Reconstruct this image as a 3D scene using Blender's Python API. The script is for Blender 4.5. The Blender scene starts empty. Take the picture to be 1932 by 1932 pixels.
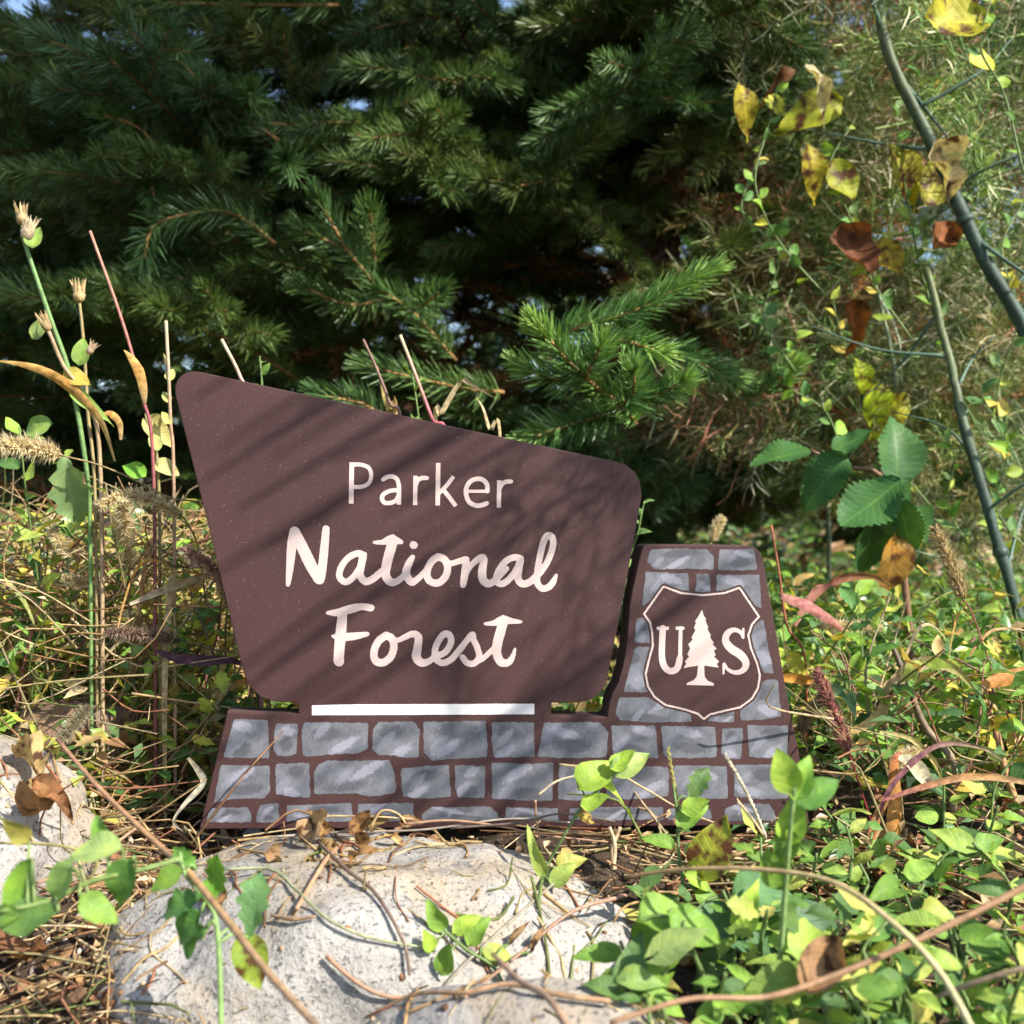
import bpy, bmesh, math
import numpy as np
from mathutils import Vector, Matrix, noise as mnoise
from mathutils.geometry import tessellate_polygon

RNG = np.random.default_rng(11)
scene = bpy.context.scene
COL = scene.collection

# ------------------------------------------------------------------ camera, sky, sun, exposure
F = 2098.0            # focal length in units of a 1932 px wide frame
CAM_Y, CAM_Z = -0.73, 0.207
cam_d = bpy.data.cameras.new('camera')
cam = bpy.data.objects.new('camera', cam_d)
COL.objects.link(cam)
cam.location = (0, CAM_Y, CAM_Z)
cam.rotation_euler = (math.radians(90), 0, 0)
cam_d.sensor_width = 36.0
cam_d.lens = 36.0 * F / 1932.0
cam_d.clip_start = 0.02
cam_d.clip_end = 400.0
cam_d.dof.use_dof = True
cam_d.dof.focus_distance = 0.725
cam_d.dof.aperture_fstop = 10.5
scene.camera = cam

SUN = Vector((0.62, -0.46, 0.64)).normalized()
world = bpy.data.worlds.new('World')
scene.world = world
world.use_nodes = True
wn = world.node_tree.nodes
sky = wn.new('ShaderNodeTexSky')
sky.sky_type = 'NISHITA'
sky.sun_disc = False
sky.sun_elevation = math.asin(SUN.z)
sky.sun_rotation = math.atan2(SUN.x, SUN.y)
world.node_tree.links.new(sky.outputs[0], wn['Background'].inputs[0])
wn['Background'].inputs[1].default_value = 0.145
sun_d = bpy.data.lights.new('sun', 'SUN')
sun_d.energy = 5.0
sun_d.angle = math.radians(0.5)
sun_d.color = (1.0, 0.93, 0.83)
sun = bpy.data.objects.new('sun', sun_d)
COL.objects.link(sun)
sun.rotation_euler = (-SUN).to_track_quat('-Z', 'Y').to_euler()
scene.view_settings.view_transform = 'Standard'
scene.view_settings.look = 'None'
scene.view_settings.gamma = 1.0
scene.view_settings.use_curve_mapping = False
scene.view_settings.exposure = 0.95
scene.render.engine = 'CYCLES'
scene.cycles.use_denoising = True
scene.cycles.max_bounces = 6
scene.cycles.diffuse_bounces = 3
scene.cycles.glossy_bounces = 2
scene.cycles.transmission_bounces = 4
scene.cycles.transparent_max_bounces = 4
scene.cycles.sample_clamp_indirect = 6.0
scene.cycles.use_adaptive_sampling = True
scene.cycles.adaptive_threshold = 0.03

# ------------------------------------------------------------------ helpers
def V3(*a):
    return np.array(a, dtype=float)

def unp(px, py, y):
    """point of the place seen at (px, py) of a 1932 px frame, at world depth y"""
    d = y - CAM_Y
    return V3((px - 966) / F * d, y, CAM_Z - (py - 966) / F * d)

def nrm(v):
    v = np.asarray(v, float)
    return v / (np.linalg.norm(v, axis=-1, keepdims=True) + 1e-12)

def smooth(pts, n=6):
    p = np.asarray(pts, float)
    if len(p) < 3:
        t = np.linspace(0, 1, n + 1)[:, None]
        return p[0] * (1 - t) + p[-1] * t
    q = np.vstack([2 * p[0] - p[1], p, 2 * p[-1] - p[-2]])
    out = []
    for i in range(1, len(q) - 2):
        t = np.linspace(0, 1, n, endpoint=False)[:, None]
        a, b, c, d = q[i - 1], q[i], q[i + 1], q[i + 2]
        out.append(0.5 * ((2 * b) + (c - a) * t + (2 * a - 5 * b + 4 * c - d) * t ** 2 + (3 * b - a - 3 * c + d) * t ** 3))
    out.append(p[-1:])
    return np.vstack(out)

def cat(parts):
    Vs, Fs, Cs, o = [], [], [], 0
    for v, f, c in parts:
        Vs.append(v); Fs.append(f + o); Cs.append(c); o += len(v)
    return np.vstack(Vs), np.vstack(Fs), np.vstack(Cs)

def colr(c, n, jit=0.0):
    c = np.asarray(c, float)
    if c.ndim == 1:
        c = np.tile(c[:3], (n, 1))
    if jit:
        c = c * (1 + RNG.uniform(-jit, jit, (n, 1)))
    return c

def make_mesh(name, v, f, c=None, mat=None, smooth_shade=True):
    me = bpy.data.meshes.new(name)
    v = np.ascontiguousarray(v, dtype=np.float32)
    f = np.ascontiguousarray(f, dtype=np.int32)
    me.vertices.add(len(v)); me.vertices.foreach_set('co', v.ravel())
    k = f.shape[1]
    me.loops.add(f.size); me.loops.foreach_set('vertex_index', f.ravel())
    me.polygons.add(len(f))
    me.polygons.foreach_set('loop_start', np.arange(0, f.size, k, dtype=np.int32))
    if smooth_shade:
        me.polygons.foreach_set('use_smooth', np.ones(len(f), dtype=bool))
    if c is not None:
        a = me.color_attributes.new('col', 'FLOAT_COLOR', 'POINT')
        a.data.foreach_set('color', np.hstack([c, np.ones((len(c), 1))]).astype(np.float32).ravel())
    me.update(calc_edges=True)
    if mat:
        me.materials.append(mat)
    return me

def link(name, data, parent=None, mtx=None, color=None):
    o = bpy.data.objects.new(name, data)
    COL.objects.link(o)
    if parent:
        o.parent = parent
    if mtx is not None:
        o.matrix_basis = mtx
    if color is not None:
        o.color = (*color[:3], 1)
    return o

def tag(o, label, cat_=None, group=None, kind=None):
    if label: o['label'] = label
    if cat_: o['category'] = cat_
    if group: o['group'] = group
    if kind: o['kind'] = kind
    return o

def thing(name, label, cat_, loc=(0, 0, 0), group=None):
    o = bpy.data.objects.new(name, None)
    o.empty_display_size = 0.02
    COL.objects.link(o)
    o.location = loc
    return tag(o, label, cat_, group)

def tube(pts, r, n=5, c=(0.2, 0.2, 0.1), jit=0.08, cap=True):
    p = np.asarray(pts, float); K = len(p)
    r = np.interp(np.linspace(0, 1, K), np.linspace(0, 1, len(np.atleast_1d(r))), np.atleast_1d(r)) if np.ndim(r) else np.full(K, r)
    t = nrm(np.gradient(p, axis=0))
    up = V3(0.31, 0.45, 0.83)
    a = nrm(np.cross(t, up)); b = np.cross(t, a)
    ang = np.linspace(0, 2 * np.pi, n, endpoint=False)
    v = p[:, None] + r[:, None, None] * (np.cos(ang)[None, :, None] * a[:, None] + np.sin(ang)[None, :, None] * b[:, None])
    v = v.reshape(-1, 3)
    i = np.arange(K - 1)[:, None] * n; j = np.arange(n)[None]
    q0 = i + j; q1 = i + (j + 1) % n
    f = np.concatenate([np.stack([q0, q1, q1 + n], -1).reshape(-1, 3), np.stack([q0, q1 + n, q0 + n], -1).reshape(-1, 3)])
    if cap:
        m = len(v); v = np.vstack([v, p[:1], p[-1:]])
        jj = np.arange(n)
        f = np.vstack([f, np.stack([(jj + 1) % n, jj, np.full(n, m)], -1), np.stack([(K - 1) * n + jj, (K - 1) * n + (jj + 1) % n, np.full(n, m + 1)], -1)])
    c = np.asarray(c, float)
    if c.ndim == 2:
        cc = np.stack([np.interp(np.linspace(0, 1, K), np.linspace(0, 1, len(c)), c[:, k]) for k in range(3)], -1)
        cc = np.repeat(cc, n, 0)
        if cap: cc = np.vstack([cc, c[0], c[-1]])
        cc = cc * (1 + RNG.uniform(-jit, jit, (len(cc), 1)))
    else:
        cc = colr(c, len(v), jit)
    return v, f, cc

def ribbon(pts, w, side=None, fold=0.25, c=(0.5, 0.4, 0.2), twist=0.0, jit=0.24):
    """grass blade: three vertices across, folded along the midrib"""
    p = np.asarray(pts, float); K = len(p)
    w = np.interp(np.linspace(0, 1, K), np.linspace(0, 1, len(w)), w)
    t = nrm(np.gradient(p, axis=0))
    side = V3(0.8, 0.3, 0.4) if side is None else np.asarray(side, float)
    n0 = nrm(np.cross(t, side)); s0 = np.cross(n0, t)
    a = np.linspace(0, twist, K)[:, None]
    s = s0 * np.cos(a) + n0 * np.sin(a); n1 = np.cross(t, s)
    v = np.stack([p - s * w[:, None] / 2 + n1 * w[:, None] * fold, p, p + s * w[:, None] / 2 + n1 * w[:, None] * fold], 1).reshape(-1, 3)
    f = []
    for i in range(K - 1):
        for j in range(2):
            a0 = i * 3 + j
            f += [(a0, a0 + 1, a0 + 4), (a0, a0 + 4, a0 + 3)]
    c = np.asarray(c, float)
    if c.ndim == 2:
        cc = np.stack([np.interp(np.linspace(0, 1, K), np.linspace(0, 1, len(c)), c[:, k]) for k in range(3)], -1)
        cc = np.repeat(cc, 3, 0) * (1 + RNG.uniform(-jit, jit, (3 * K, 1)))
    else:
        cc = colr(c, 3 * K, jit)
    return v, np.array(f), cc

def smoothstep(a, b, x):
    t = np.clip((x - a) / (b - a), 0, 1)
    return t * t * (3 - 2 * t)

def ground_z(x, y):
    x = np.asarray(x, float); y = np.asarray(y, float)
    z = -0.012 - 0.060 * smoothstep(-0.03, -0.33, y) + 0.03 * smoothstep(0.12, 0.7, y) * smoothstep(0.1, -0.5, x)
    z = z + 0.006 * np.sin(x * 17 + 1.3) * np.cos(y * 13) + 0.004 * np.sin(x * 41 + y * 23) + 0.003 * np.sin(y * 57 - x * 31)
    return z

# ------------------------------------------------------------------ materials
def new_mat(name):
    m = bpy.data.materials.new(name); m.use_nodes = True
    nt = m.node_tree; nt.nodes.clear()
    out = nt.nodes.new('ShaderNodeOutputMaterial')
    return m, nt, out

def N(nt, kind, **kw):
    n = nt.nodes.new(kind)
    for k, v in kw.items():
        if k.startswith('i_'):
            key = k[2:]
            n.inputs[int(key) if key.isdigit() else key.replace('_', ' ')].default_value = v
        else:
            setattr(n, k, v)
    return n

def ramp(nt, fac, stops, interp='LINEAR'):
    r = nt.nodes.new('ShaderNodeValToRGB')
    e = r.color_ramp.elements
    r.color_ramp.interpolation = interp
    while len(e) < len(stops): e.new(0.5)
    for k, (p, c) in enumerate(stops):
        e[k].position = p; e[k].color = (*c, 1) if len(c) == 3 else c
    nt.links.new(fac, r.inputs[0])
    return r.outputs[0]

def mixc(nt, fac, a, b, mode='MIX'):
    m = nt.nodes.new('ShaderNodeMix'); m.data_type = 'RGBA'; m.blend_type = mode
    for s, val in ((m.inputs[0], fac), (m.inputs[6], a), (m.inputs[7], b)):
        if hasattr(val, 'links'): nt.links.new(val, s)
        else: s.default_value = val if isinstance(val, (int, float)) else (*val[:3], 1)
    return m.outputs[2]

def math_(nt, op, a, b=0.0, c=0.0):
    m = nt.nodes.new('ShaderNodeMath'); m.operation = op
    for s, val in zip(m.inputs, (a, b, c)):
        if hasattr(val, 'links'): nt.links.new(val, s)
        else: s.default_value = val
    return m.outputs[0]

def thin_shader(nt, out, col, rough=0.45, trans=0.35, spec=0.35, tint=(1.0, 1.0, 0.55), bump=None):
    """a leaf: glossy skin, light shining through"""
    p = N(nt, 'ShaderNodeBsdfPrincipled'); p.inputs['Roughness'].default_value = rough
    p.inputs['Specular IOR Level'].default_value = spec
    nt.links.new(col, p.inputs['Base Color'])
    t = N(nt, 'ShaderNodeBsdfTranslucent')
    nt.links.new(mixc(nt, 1.0, col, tint, 'MULTIPLY'), t.inputs[0])
    mx = N(nt, 'ShaderNodeMixShader'); mx.inputs[0].default_value = trans
    nt.links.new(p.outputs[0], mx.inputs[1]); nt.links.new(t.outputs[0], mx.inputs[2])
    if bump is not None:
        nt.links.new(bump, p.inputs['Normal'])
    nt.links.new(mx.outputs[0], out.inputs[0])

def vcol_mat(name, rough=0.5, trans=0.3, spec=0.3, tint=(1.0, 1.0, 0.55), noise_scale=300.0, noise_amt=0.35, spread=0.0):
    m, nt, out = new_mat(name)
    a = N(nt, 'ShaderNodeVertexColor', layer_name='col')
    g = N(nt, 'ShaderNodeNewGeometry')
    no = N(nt, 'ShaderNodeTexNoise', i_Scale=noise_scale, i_Detail=2.0)
    nt.links.new(g.outputs['Position'], no.inputs['Vector'])
    k = ramp(nt, no.outputs[0], [(0.3, (1 - noise_amt,) * 3), (0.7, (1 + noise_amt,) * 3)])
    col = mixc(nt, 1.0, a.outputs[0], k, 'MULTIPLY')
    if spread:      # each frond or bough a little lighter, darker, yellower than the next
        oi = N(nt, 'ShaderNodeObjectInfo')
        col = mixc(nt, 1.0, col, ramp(nt, oi.outputs['Random'], [(0.0, (1 - spread, 1 - spread * 0.8, 1 - spread)), (0.5, (1, 1, 1)), (1.0, (1 + spread * 0.9, 1 + spread * 0.6, 1 - spread * 0.2))]), 'MULTIPLY')
    thin_shader(nt, out, col, rough, trans, spec, tint)
    return m

M_needle = vcol_mat('spruce_needle', 0.42, 0.22, 0.45, (0.9, 1.0, 0.5), 120.0, 0.3, 0.3)
M_twig = vcol_mat('twig_bark', 0.8, 0.0, 0.15, noise_scale=400.0, noise_amt=0.4)
M_stem = vcol_mat('plant_stem', 0.5, 0.12, 0.35, noise_scale=250.0, noise_amt=0.25)
M_dry = vcol_mat('dry_grass', 0.6, 0.35, 0.2, (1.0, 0.85, 0.5), 260.0, 0.35)
M_hair = vcol_mat('bristle', 0.5, 0.5, 0.2, (1.0, 0.95, 0.8), 100.0, 0.1)
M_fennel = vcol_mat('feathery_leaf', 0.45, 0.25, 0.35, (1.0, 0.95, 0.6), 60.0, 0.3, 0.5)
M_litter = vcol_mat('leaf_litter', 0.75, 0.2, 0.15, (1.0, 0.8, 0.5), 220.0, 0.45)
M_cover = vcol_mat('ground_cover_leaf', 0.36, 0.35, 0.5, (1.0, 1.0, 0.45), 150.0, 0.3)
M_bark = vcol_mat('spruce_bark', 0.9, 0.0, 0.1, noise_scale=45.0, noise_amt=0.5)

def leaf_mat(name, spots=0.0, rough=0.42, trans=0.38, spot_col=(0.10, 0.04, 0.015), vein=0.5, nveins=9.0, gain=1.0, spec=0.25):
    """leaf with midrib and side veins; colour from the object, t/u from the vertex attribute"""
    m, nt, out = new_mat(name)
    oi = N(nt, 'ShaderNodeObjectInfo')
    a = N(nt, 'ShaderNodeVertexColor', layer_name='col')
    sep = N(nt, 'ShaderNodeSeparateColor'); nt.links.new(a.outputs[0], sep.inputs[0])
    t, u = sep.outputs[0], sep.outputs[1]
    tc = N(nt, 'ShaderNodeTexCoord')
    ofs = N(nt, 'ShaderNodeVectorMath', operation='ADD')
    nt.links.new(tc.outputs['Object'], ofs.inputs[0])
    rv = N(nt, 'ShaderNodeCombineXYZ')
    nt.links.new(math_(nt, 'MULTIPLY', oi.outputs['Random'], 37.0), rv.inputs[0]); nt.links.new(rv.outputs[0], ofs.inputs[1])
    no = N(nt, 'ShaderNodeTexNoise', i_Scale=2.6, i_Detail=5.0, i_Roughness=0.65)
    nt.links.new(ofs.outputs[0], no.inputs['Vector'])
    var = ramp(nt, no.outputs[0], [(0.25, (0.62, 0.66, 0.7)), (0.5, (1, 1, 1)), (0.8, (1.55, 1.3, 0.9))])
    col = mixc(nt, 1.0, mixc(nt, 1.0, oi.outputs['Color'], (gain, gain * 0.97, gain * 0.8), 'MULTIPLY'), var, 'MULTIPLY')
    mid = math_(nt, 'LESS_THAN', u, 0.055)
    ph = math_(nt, 'MULTIPLY', math_(nt, 'SUBTRACT', t, math_(nt, 'MULTIPLY', u, 0.22)), nveins * 6.283)
    sv = math_(nt, 'POWER', math_(nt, 'MULTIPLY', math_(nt, 'ADD', math_(nt, 'SINE', ph), 1.0), 0.5), 14.0)
    vv = math_(nt, 'MAXIMUM', math_(nt, 'MULTIPLY', sv, 0.6), mid)
    col = mixc(nt, math_(nt, 'MULTIPLY', vv, vein), col, mixc(nt, 1.0, col, (1.9, 1.7, 1.5), 'MULTIPLY'))
    if spots:
        n2 = N(nt, 'ShaderNodeTexNoise', i_Scale=4.2, i_Detail=3.0)
        nt.links.new(ofs.outputs[0], n2.inputs['Vector'])
        fac = ramp(nt, n2.outputs[0], [(0.52 - 0.08 * spots, (0, 0, 0)), (0.60 - 0.08 * spots, (0.35,) * 3), (0.70 - 0.08 * spots, (1, 1, 1))])
        col = mixc(nt, fac, col, spot_col)
    b = N(nt, 'ShaderNodeBump', i_Strength=0.35, i_Distance=0.002)
    nt.links.new(math_(nt, 'ADD', math_(nt, 'MULTIPLY', no.outputs[0], 0.7), math_(nt, 'MULTIPLY', vv, -0.5)), b.inputs['Height'])
    thin_shader(nt, out, col, rough, trans, spec, (1.0, 1.0, 0.45), b.outputs[0])
    return m

M_leaf = leaf_mat('weed_leaf', vein=0.2, nveins=6.0, gain=1.28, rough=0.5, trans=0.34)
M_serrate = leaf_mat('serrated_leaf', 0.0, 0.5, 0.22, vein=0.6, nveins=11.0, gain=1.0)
M_spotleaf = leaf_mat('yellowing_leaf', 0.9, 0.5, 0.45)
M_dryleaf = leaf_mat('withered_leaf', 0.5, 0.7, 0.25, (0.07, 0.03, 0.012))

def rock_mat(name, base, dark, scale=9.0, seed=0.0):
    m, nt, out = new_mat(name)
    tc = N(nt, 'ShaderNodeTexCoord')
    mp = N(nt, 'ShaderNodeMapping'); mp.inputs['Location'].default_value = (seed, seed * 2, seed * 3)
    nt.links.new(tc.outputs['Object'], mp.inputs[0])
    n1 = N(nt, 'ShaderNodeTexNoise', i_Scale=scale, i_Detail=6.0, i_Roughness=0.65)
    n2 = N(nt, 'ShaderNodeTexNoise', i_Scale=scale * 7, i_Detail=5.0, i_Roughness=0.7)
    n3 = N(nt, 'ShaderNodeTexNoise', i_Scale=scale * 42, i_Detail=4.0, i_Roughness=0.7)
    for n in (n1, n2, n3): nt.links.new(mp.outputs[0], n.inputs['Vector'])
    warm = tuple(b * f for b, f in zip(base, (1.0, 0.88, 0.7)))
    c = ramp(nt, n1.outputs[0], [(0.36, dark), (0.455, warm), (0.56, base), (0.75, tuple(min(1, b * 1.25) for b in base))])
    c = mixc(nt, ramp(nt, n2.outputs[0], [(0.55, (0, 0, 0)), (0.70, (0.75,) * 3)]), c, dark)
    c = mixc(nt, ramp(nt, n3.outputs[0], [(0.55, (0, 0, 0)), (0.63, (0.85,) * 3)]), c, tuple(d * 0.55 for d in dark))
    v = N(nt, 'ShaderNodeTexVoronoi', i_Scale=scale * 13); nt.links.new(mp.outputs[0], v.inputs['Vector'])
    c = mixc(nt, ramp(nt, v.outputs[0], [(0.05, (0.5,) * 3), (0.11, (0, 0, 0))]), c, (0.09, 0.08, 0.075))
    p = N(nt, 'ShaderNodeBsdfPrincipled', i_Roughness=0.85); p.inputs['Specular IOR Level'].default_value = 0.25
    nt.links.new(c, p.inputs['Base Color'])
    b1 = N(nt, 'ShaderNodeBump', i_Strength=0.45, i_Distance=0.005); nt.links.new(n2.outputs[0], b1.inputs['Height'])
    b2 = N(nt, 'ShaderNodeBump', i_Strength=0.8, i_Distance=0.002)
    nt.links.new(n3.outputs[0], b2.inputs['Height']); nt.links.new(b1.outputs[0], b2.inputs['Normal'])
    nt.links.new(b2.outputs[0], p.inputs['Normal'])
    nt.links.new(p.outputs[0], out.inputs[0])
    return m

def soil_mat():
    m, nt, out = new_mat('garden_soil')
    g = N(nt, 'ShaderNodeNewGeometry')
    n1 = N(nt, 'ShaderNodeTexNoise', i_Scale=9.0, i_Detail=6.0, i_Roughness=0.7)
    n2 = N(nt, 'ShaderNodeTexNoise', i_Scale=120.0, i_Detail=5.0, i_Roughness=0.7)
    n3 = N(nt, 'ShaderNodeTexVoronoi', i_Scale=230.0)
    for n in (n1, n2, n3): nt.links.new(g.outputs['Position'], n.inputs['Vector'])
    c = ramp(nt, n2.outputs[0], [(0.3, (0.018, 0.013, 0.010)), (0.55, (0.055, 0.040, 0.028)), (0.8, (0.16, 0.12, 0.085))])
    c = mixc(nt, ramp(nt, n1.outputs[0], [(0.35, (0, 0, 0)), (0.7, (0.6,) * 3)]), c, (0.12, 0.085, 0.055))
    c = mixc(nt, ramp(nt, n3.outputs[0], [(0.10, (0.7,) * 3), (0.22, (0, 0, 0))]), c, (0.26, 0.20, 0.15))
    p = N(nt, 'ShaderNodeBsdfPrincipled', i_Roughness=0.95); p.inputs['Specular IOR Level'].default_value = 0.1
    nt.links.new(c, p.inputs['Base Color'])
    b = N(nt, 'ShaderNodeBump', i_Strength=0.9, i_Distance=0.006); nt.links.new(n2.outputs[0], b.inputs['Height'])
    nt.links.new(b.outputs[0], p.inputs['Normal'])
    nt.links.new(p.outputs[0], out.inputs[0])
    return m

def paint_mat(name, c0, c1, speck=(0.5, 0.42, 0.4), rough=0.62, spec=0.3, grain=2000.0, speck_amt=0.5):
    m, nt, out = new_mat(name)
    tc = N(nt, 'ShaderNodeNewGeometry')
    n1 = N(nt, 'ShaderNodeTexNoise', i_Scale=grain, i_Detail=3.0, i_Roughness=0.8)
    n2 = N(nt, 'ShaderNodeTexNoise', i_Scale=22.0, i_Detail=4.0)
    n3 = N(nt, 'ShaderNodeTexNoise', i_Scale=grain * 0.75, i_Detail=1.0)
    for n in (n1, n2, n3): nt.links.new(tc.outputs['Position'], n.inputs['Vector'])
    c = mixc(nt, n1.outputs[0], c0, c1)
    c = mixc(nt, 1.0, c, ramp(nt, n2.outputs[0], [(0.3, (0.88,) * 3), (0.7, (1.1,) * 3)]), 'MULTIPLY')
    c = mixc(nt, ramp(nt, n3.outputs[0], [(0.715, (0, 0, 0)), (0.79, (speck_amt,) * 3)]), c, speck)
    p = N(nt, 'ShaderNodeBsdfPrincipled', i_Roughness=rough); p.inputs['Specular IOR Level'].default_value = spec
    nt.links.new(c, p.inputs['Base Color'])
    b = N(nt, 'ShaderNodeBump', i_Strength=0.35, i_Distance=0.0006); nt.links.new(n1.outputs[0], b.inputs['Height'])
    nt.links.new(b.outputs[0], p.inputs['Normal'])
    nt.links.new(p.outputs[0], out.inputs[0])
    return m

BROWN0, BROWN1 = (0.033, 0.0130, 0.0122), (0.068, 0.0295, 0.0278)
M_board = paint_mat('brown_print', BROWN0, BROWN1)
M_edge = paint_mat('brown_edge', (0.05, 0.028, 0.026), (0.10, 0.06, 0.055), rough=0.8, speck_amt=0.2)
M_cream = paint_mat('cream_print', (0.48, 0.375, 0.34), (0.60, 0.475, 0.435), speck=(1, 1, 1), grain=700.0, speck_amt=0.15)
M_white = paint_mat('white_bar_print', (0.58, 0.58, 0.575), (0.68, 0.67, 0.65), speck=(1, 1, 1), grain=300.0, speck_amt=0.1)

def stone_print_mat():
    """printed stone: grey with a slanted pale streak and a dark smudge, places set on each stone"""
    m, nt, out = new_mat('printed_stone')
    tc = N(nt, 'ShaderNodeTexCoord')
    pos = tc.outputs['Object']
    nd = N(nt, 'ShaderNodeTexNoise', i_Scale=420.0, i_Detail=3.0); nt.links.new(pos, nd.inputs['Vector'])
    n0 = N(nt, 'ShaderNodeTexNoise', i_Scale=75.0, i_Detail=4.0, i_Roughness=0.7); nt.links.new(pos, n0.inputs['Vector'])
    base = ramp(nt, n0.outputs[0], [(0.30, (0.075, 0.079, 0.092)), (0.5, (0.122, 0.127, 0.143)), (0.70, (0.175, 0.181, 0.204))])
    col = base
    for key, c_, amt in (('smudge', (0.058, 0.062, 0.073), 0.75), ('streak', (0.29, 0.29, 0.345), 0.65), ('streak_two', (0.24, 0.245, 0.295), 0.45)):
        at = N(nt, 'ShaderNodeAttribute', attribute_type='OBJECT', attribute_name=key)
        sz = N(nt, 'ShaderNodeAttribute', attribute_type='OBJECT', attribute_name=key + '_size')
        d = N(nt, 'ShaderNodeVectorMath', operation='SUBTRACT'); nt.links.new(pos, d.inputs[0]); nt.links.new(at.outputs['Vector'], d.inputs[1])
        ss = N(nt, 'ShaderNodeSeparateXYZ'); nt.links.new(sz.outputs['Vector'], ss.inputs[0])
        rot = N(nt, 'ShaderNodeVectorRotate', rotation_type='Z_AXIS')
        nt.links.new(d.outputs[0], rot.inputs['Vector']); nt.links.new(ss.outputs[2], rot.inputs['Angle'])
        sx = N(nt, 'ShaderNodeSeparateXYZ'); nt.links.new(rot.outputs[0], sx.inputs[0])
        qx = math_(nt, 'DIVIDE', sx.outputs[0], ss.outputs[0]); qy = math_(nt, 'DIVIDE', sx.outputs[1], ss.outputs[1])
        rr = math_(nt, 'SQRT', math_(nt, 'ADD', math_(nt, 'MULTIPLY', qx, qx), math_(nt, 'MULTIPLY', qy, qy)))
        rr = math_(nt, 'ADD', rr, math_(nt, 'MULTIPLY', math_(nt, 'SUBTRACT', nd.outputs[0], 0.5), 1.1))
        fac = ramp(nt, rr, [(0.62, (amt,) * 3), (0.85, (amt * 0.35,) * 3), (1.0, (0, 0, 0))])
        col = mixc(nt, fac, col, c_)
    ng = N(nt, 'ShaderNodeTexNoise', i_Scale=1400.0, i_Detail=2.0); nt.links.new(pos, ng.inputs['Vector'])
    col = mixc(nt, 1.0, col, ramp(nt, ng.outputs[0], [(0.3, (0.8,) * 3), (0.7, (1.18,) * 3)]), 'MULTIPLY')
    p = N(nt, 'ShaderNodeBsdfPrincipled', i_Roughness=0.55); p.inputs['Specular IOR Level'].default_value = 0.3
    nt.links.new(col, p.inputs['Base Color'])
    nt.links.new(p.outputs[0], out.inputs[0])
    return m
M_stone = stone_print_mat()

# ------------------------------------------------------------------ the ground
def axis(lo, hi, step, far, k=1.35):
    a = list(np.arange(lo, hi + 1e-6, step))
    d = step
    while a[-1] < far: d *= k; a.append(a[-1] + d)
    d = step
    b = [a[0]]
    while b[-1] > -far: d *= k; b.append(b[-1] - d)
    return np.array(b[:0:-1] + a)
gx, gy = axis(-0.8, 0.9, 0.011, 90), axis(-0.6, 1.6, 0.012, 90)
GX, GY = np.meshgrid(gx, gy)
GZ = ground_z(GX, GY)
near = (np.abs(GX) < 3) & (np.abs(GY) < 3)
GZ = np.where(near, GZ + RNG.normal(0, 0.0016, GZ.shape), -0.02)
gv = np.stack([GX, GY, GZ], -1).reshape(-1, 3)
nx = len(gx)
ii = (np.arange(len(gy) - 1)[:, None] * nx + np.arange(nx - 1)[None]).ravel()
gf = np.stack([ii, ii + 1, ii + nx + 1, ii + nx], -1)
ground = link('ground', make_mesh('ground', gv, gf, None, soil_mat()))
ground['kind'] = 'structure'

# ------------------------------------------------------------------ rocks
def rock(name, label, center, radii, rotz, mat, seed, sub=6, rough=0.10, group='pale boulders edging the bed', flat=0.0):
    bm = bmesh.new()
    bmesh.ops.create_icosphere(bm, subdivisions=sub, radius=1.0)
    for v in bm.verts:
        d = v.co.normalized()
        n = mnoise.fractal(d * 1.1 + Vector((seed, seed * 1.7, 0)), 1.0, 2.0, 3) * rough * 1.8
        n += mnoise.fractal(d * 3.2 + Vector((seed, 0, seed)), 0.9, 2.1, 4) * rough * 0.45
        n -= abs(mnoise.noise(d * 2.3 + Vector((seed * 2, seed, 0)))) * rough * 0.35
        n += mnoise.fractal(d * 16.0 + Vector((0, seed, seed)), 0.8, 2.1, 3) * rough * 0.08
        q = Vector([math.copysign(abs(c) ** (1 - flat), c) for c in d]) if flat else d
        v.co = Vector((q.x * radii[0], q.y * radii[1], q.z * radii[2])) * (1 + n)
    me = bpy.data.meshes.new(name); bm.to_mesh(me); bm.free()
    me.polygons.foreach_set('use_smooth', np.ones(len(me.polygons), dtype=bool))
    me.materials.append(mat)
    o = link(name, me)
    o.location = center; o.rotation_euler = (0, 0, rotz)
    return tag(o, label, 'rock', group)

M_rock1 = rock_mat('pale_speckled_rock', (0.345, 0.328, 0.30), (0.115, 0.114, 0.116), 9.0, 0.3)
M_rock2 = rock_mat('pale_smooth_rock', (0.32, 0.302, 0.28), (0.13, 0.127, 0.127), 7.0, 2.3)
M_rock3 = rock_mat('brown_rock', (0.24, 0.17, 0.13), (0.10, 0.07, 0.055), 14.0, 4.1)
rock('boulder', 'large pale speckled boulder lying just in front of the sign base', (-0.080, -0.110, -0.062), (0.152, 0.102, 0.086), math.radians(15), M_rock1, 3.2, 6, 0.075, flat=0.12)
rock('boulder', 'smooth pale boulder to the left of the sign, cut by the picture edge', (-0.356, -0.06, -0.004), (0.108, 0.085, 0.076), math.radians(-14), M_rock2, 8.1, 6, 0.07, flat=0.12)
rock('boulder', 'low pale boulder at the bottom edge, nearest the camera', (0.012, -0.262, -0.058), (0.097, 0.047, 0.064), math.radians(-6), M_rock2, 5.4, 5, 0.07)
rock('fieldstone', 'small brown stone half hidden in dry leaves behind the left boulder', unp(135, 1352, 0.05) - V3(0, 0, 0.012), (0.042, 0.03, 0.026), 0.3, M_rock3, 1.4, 4, 0.14, None)

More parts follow.
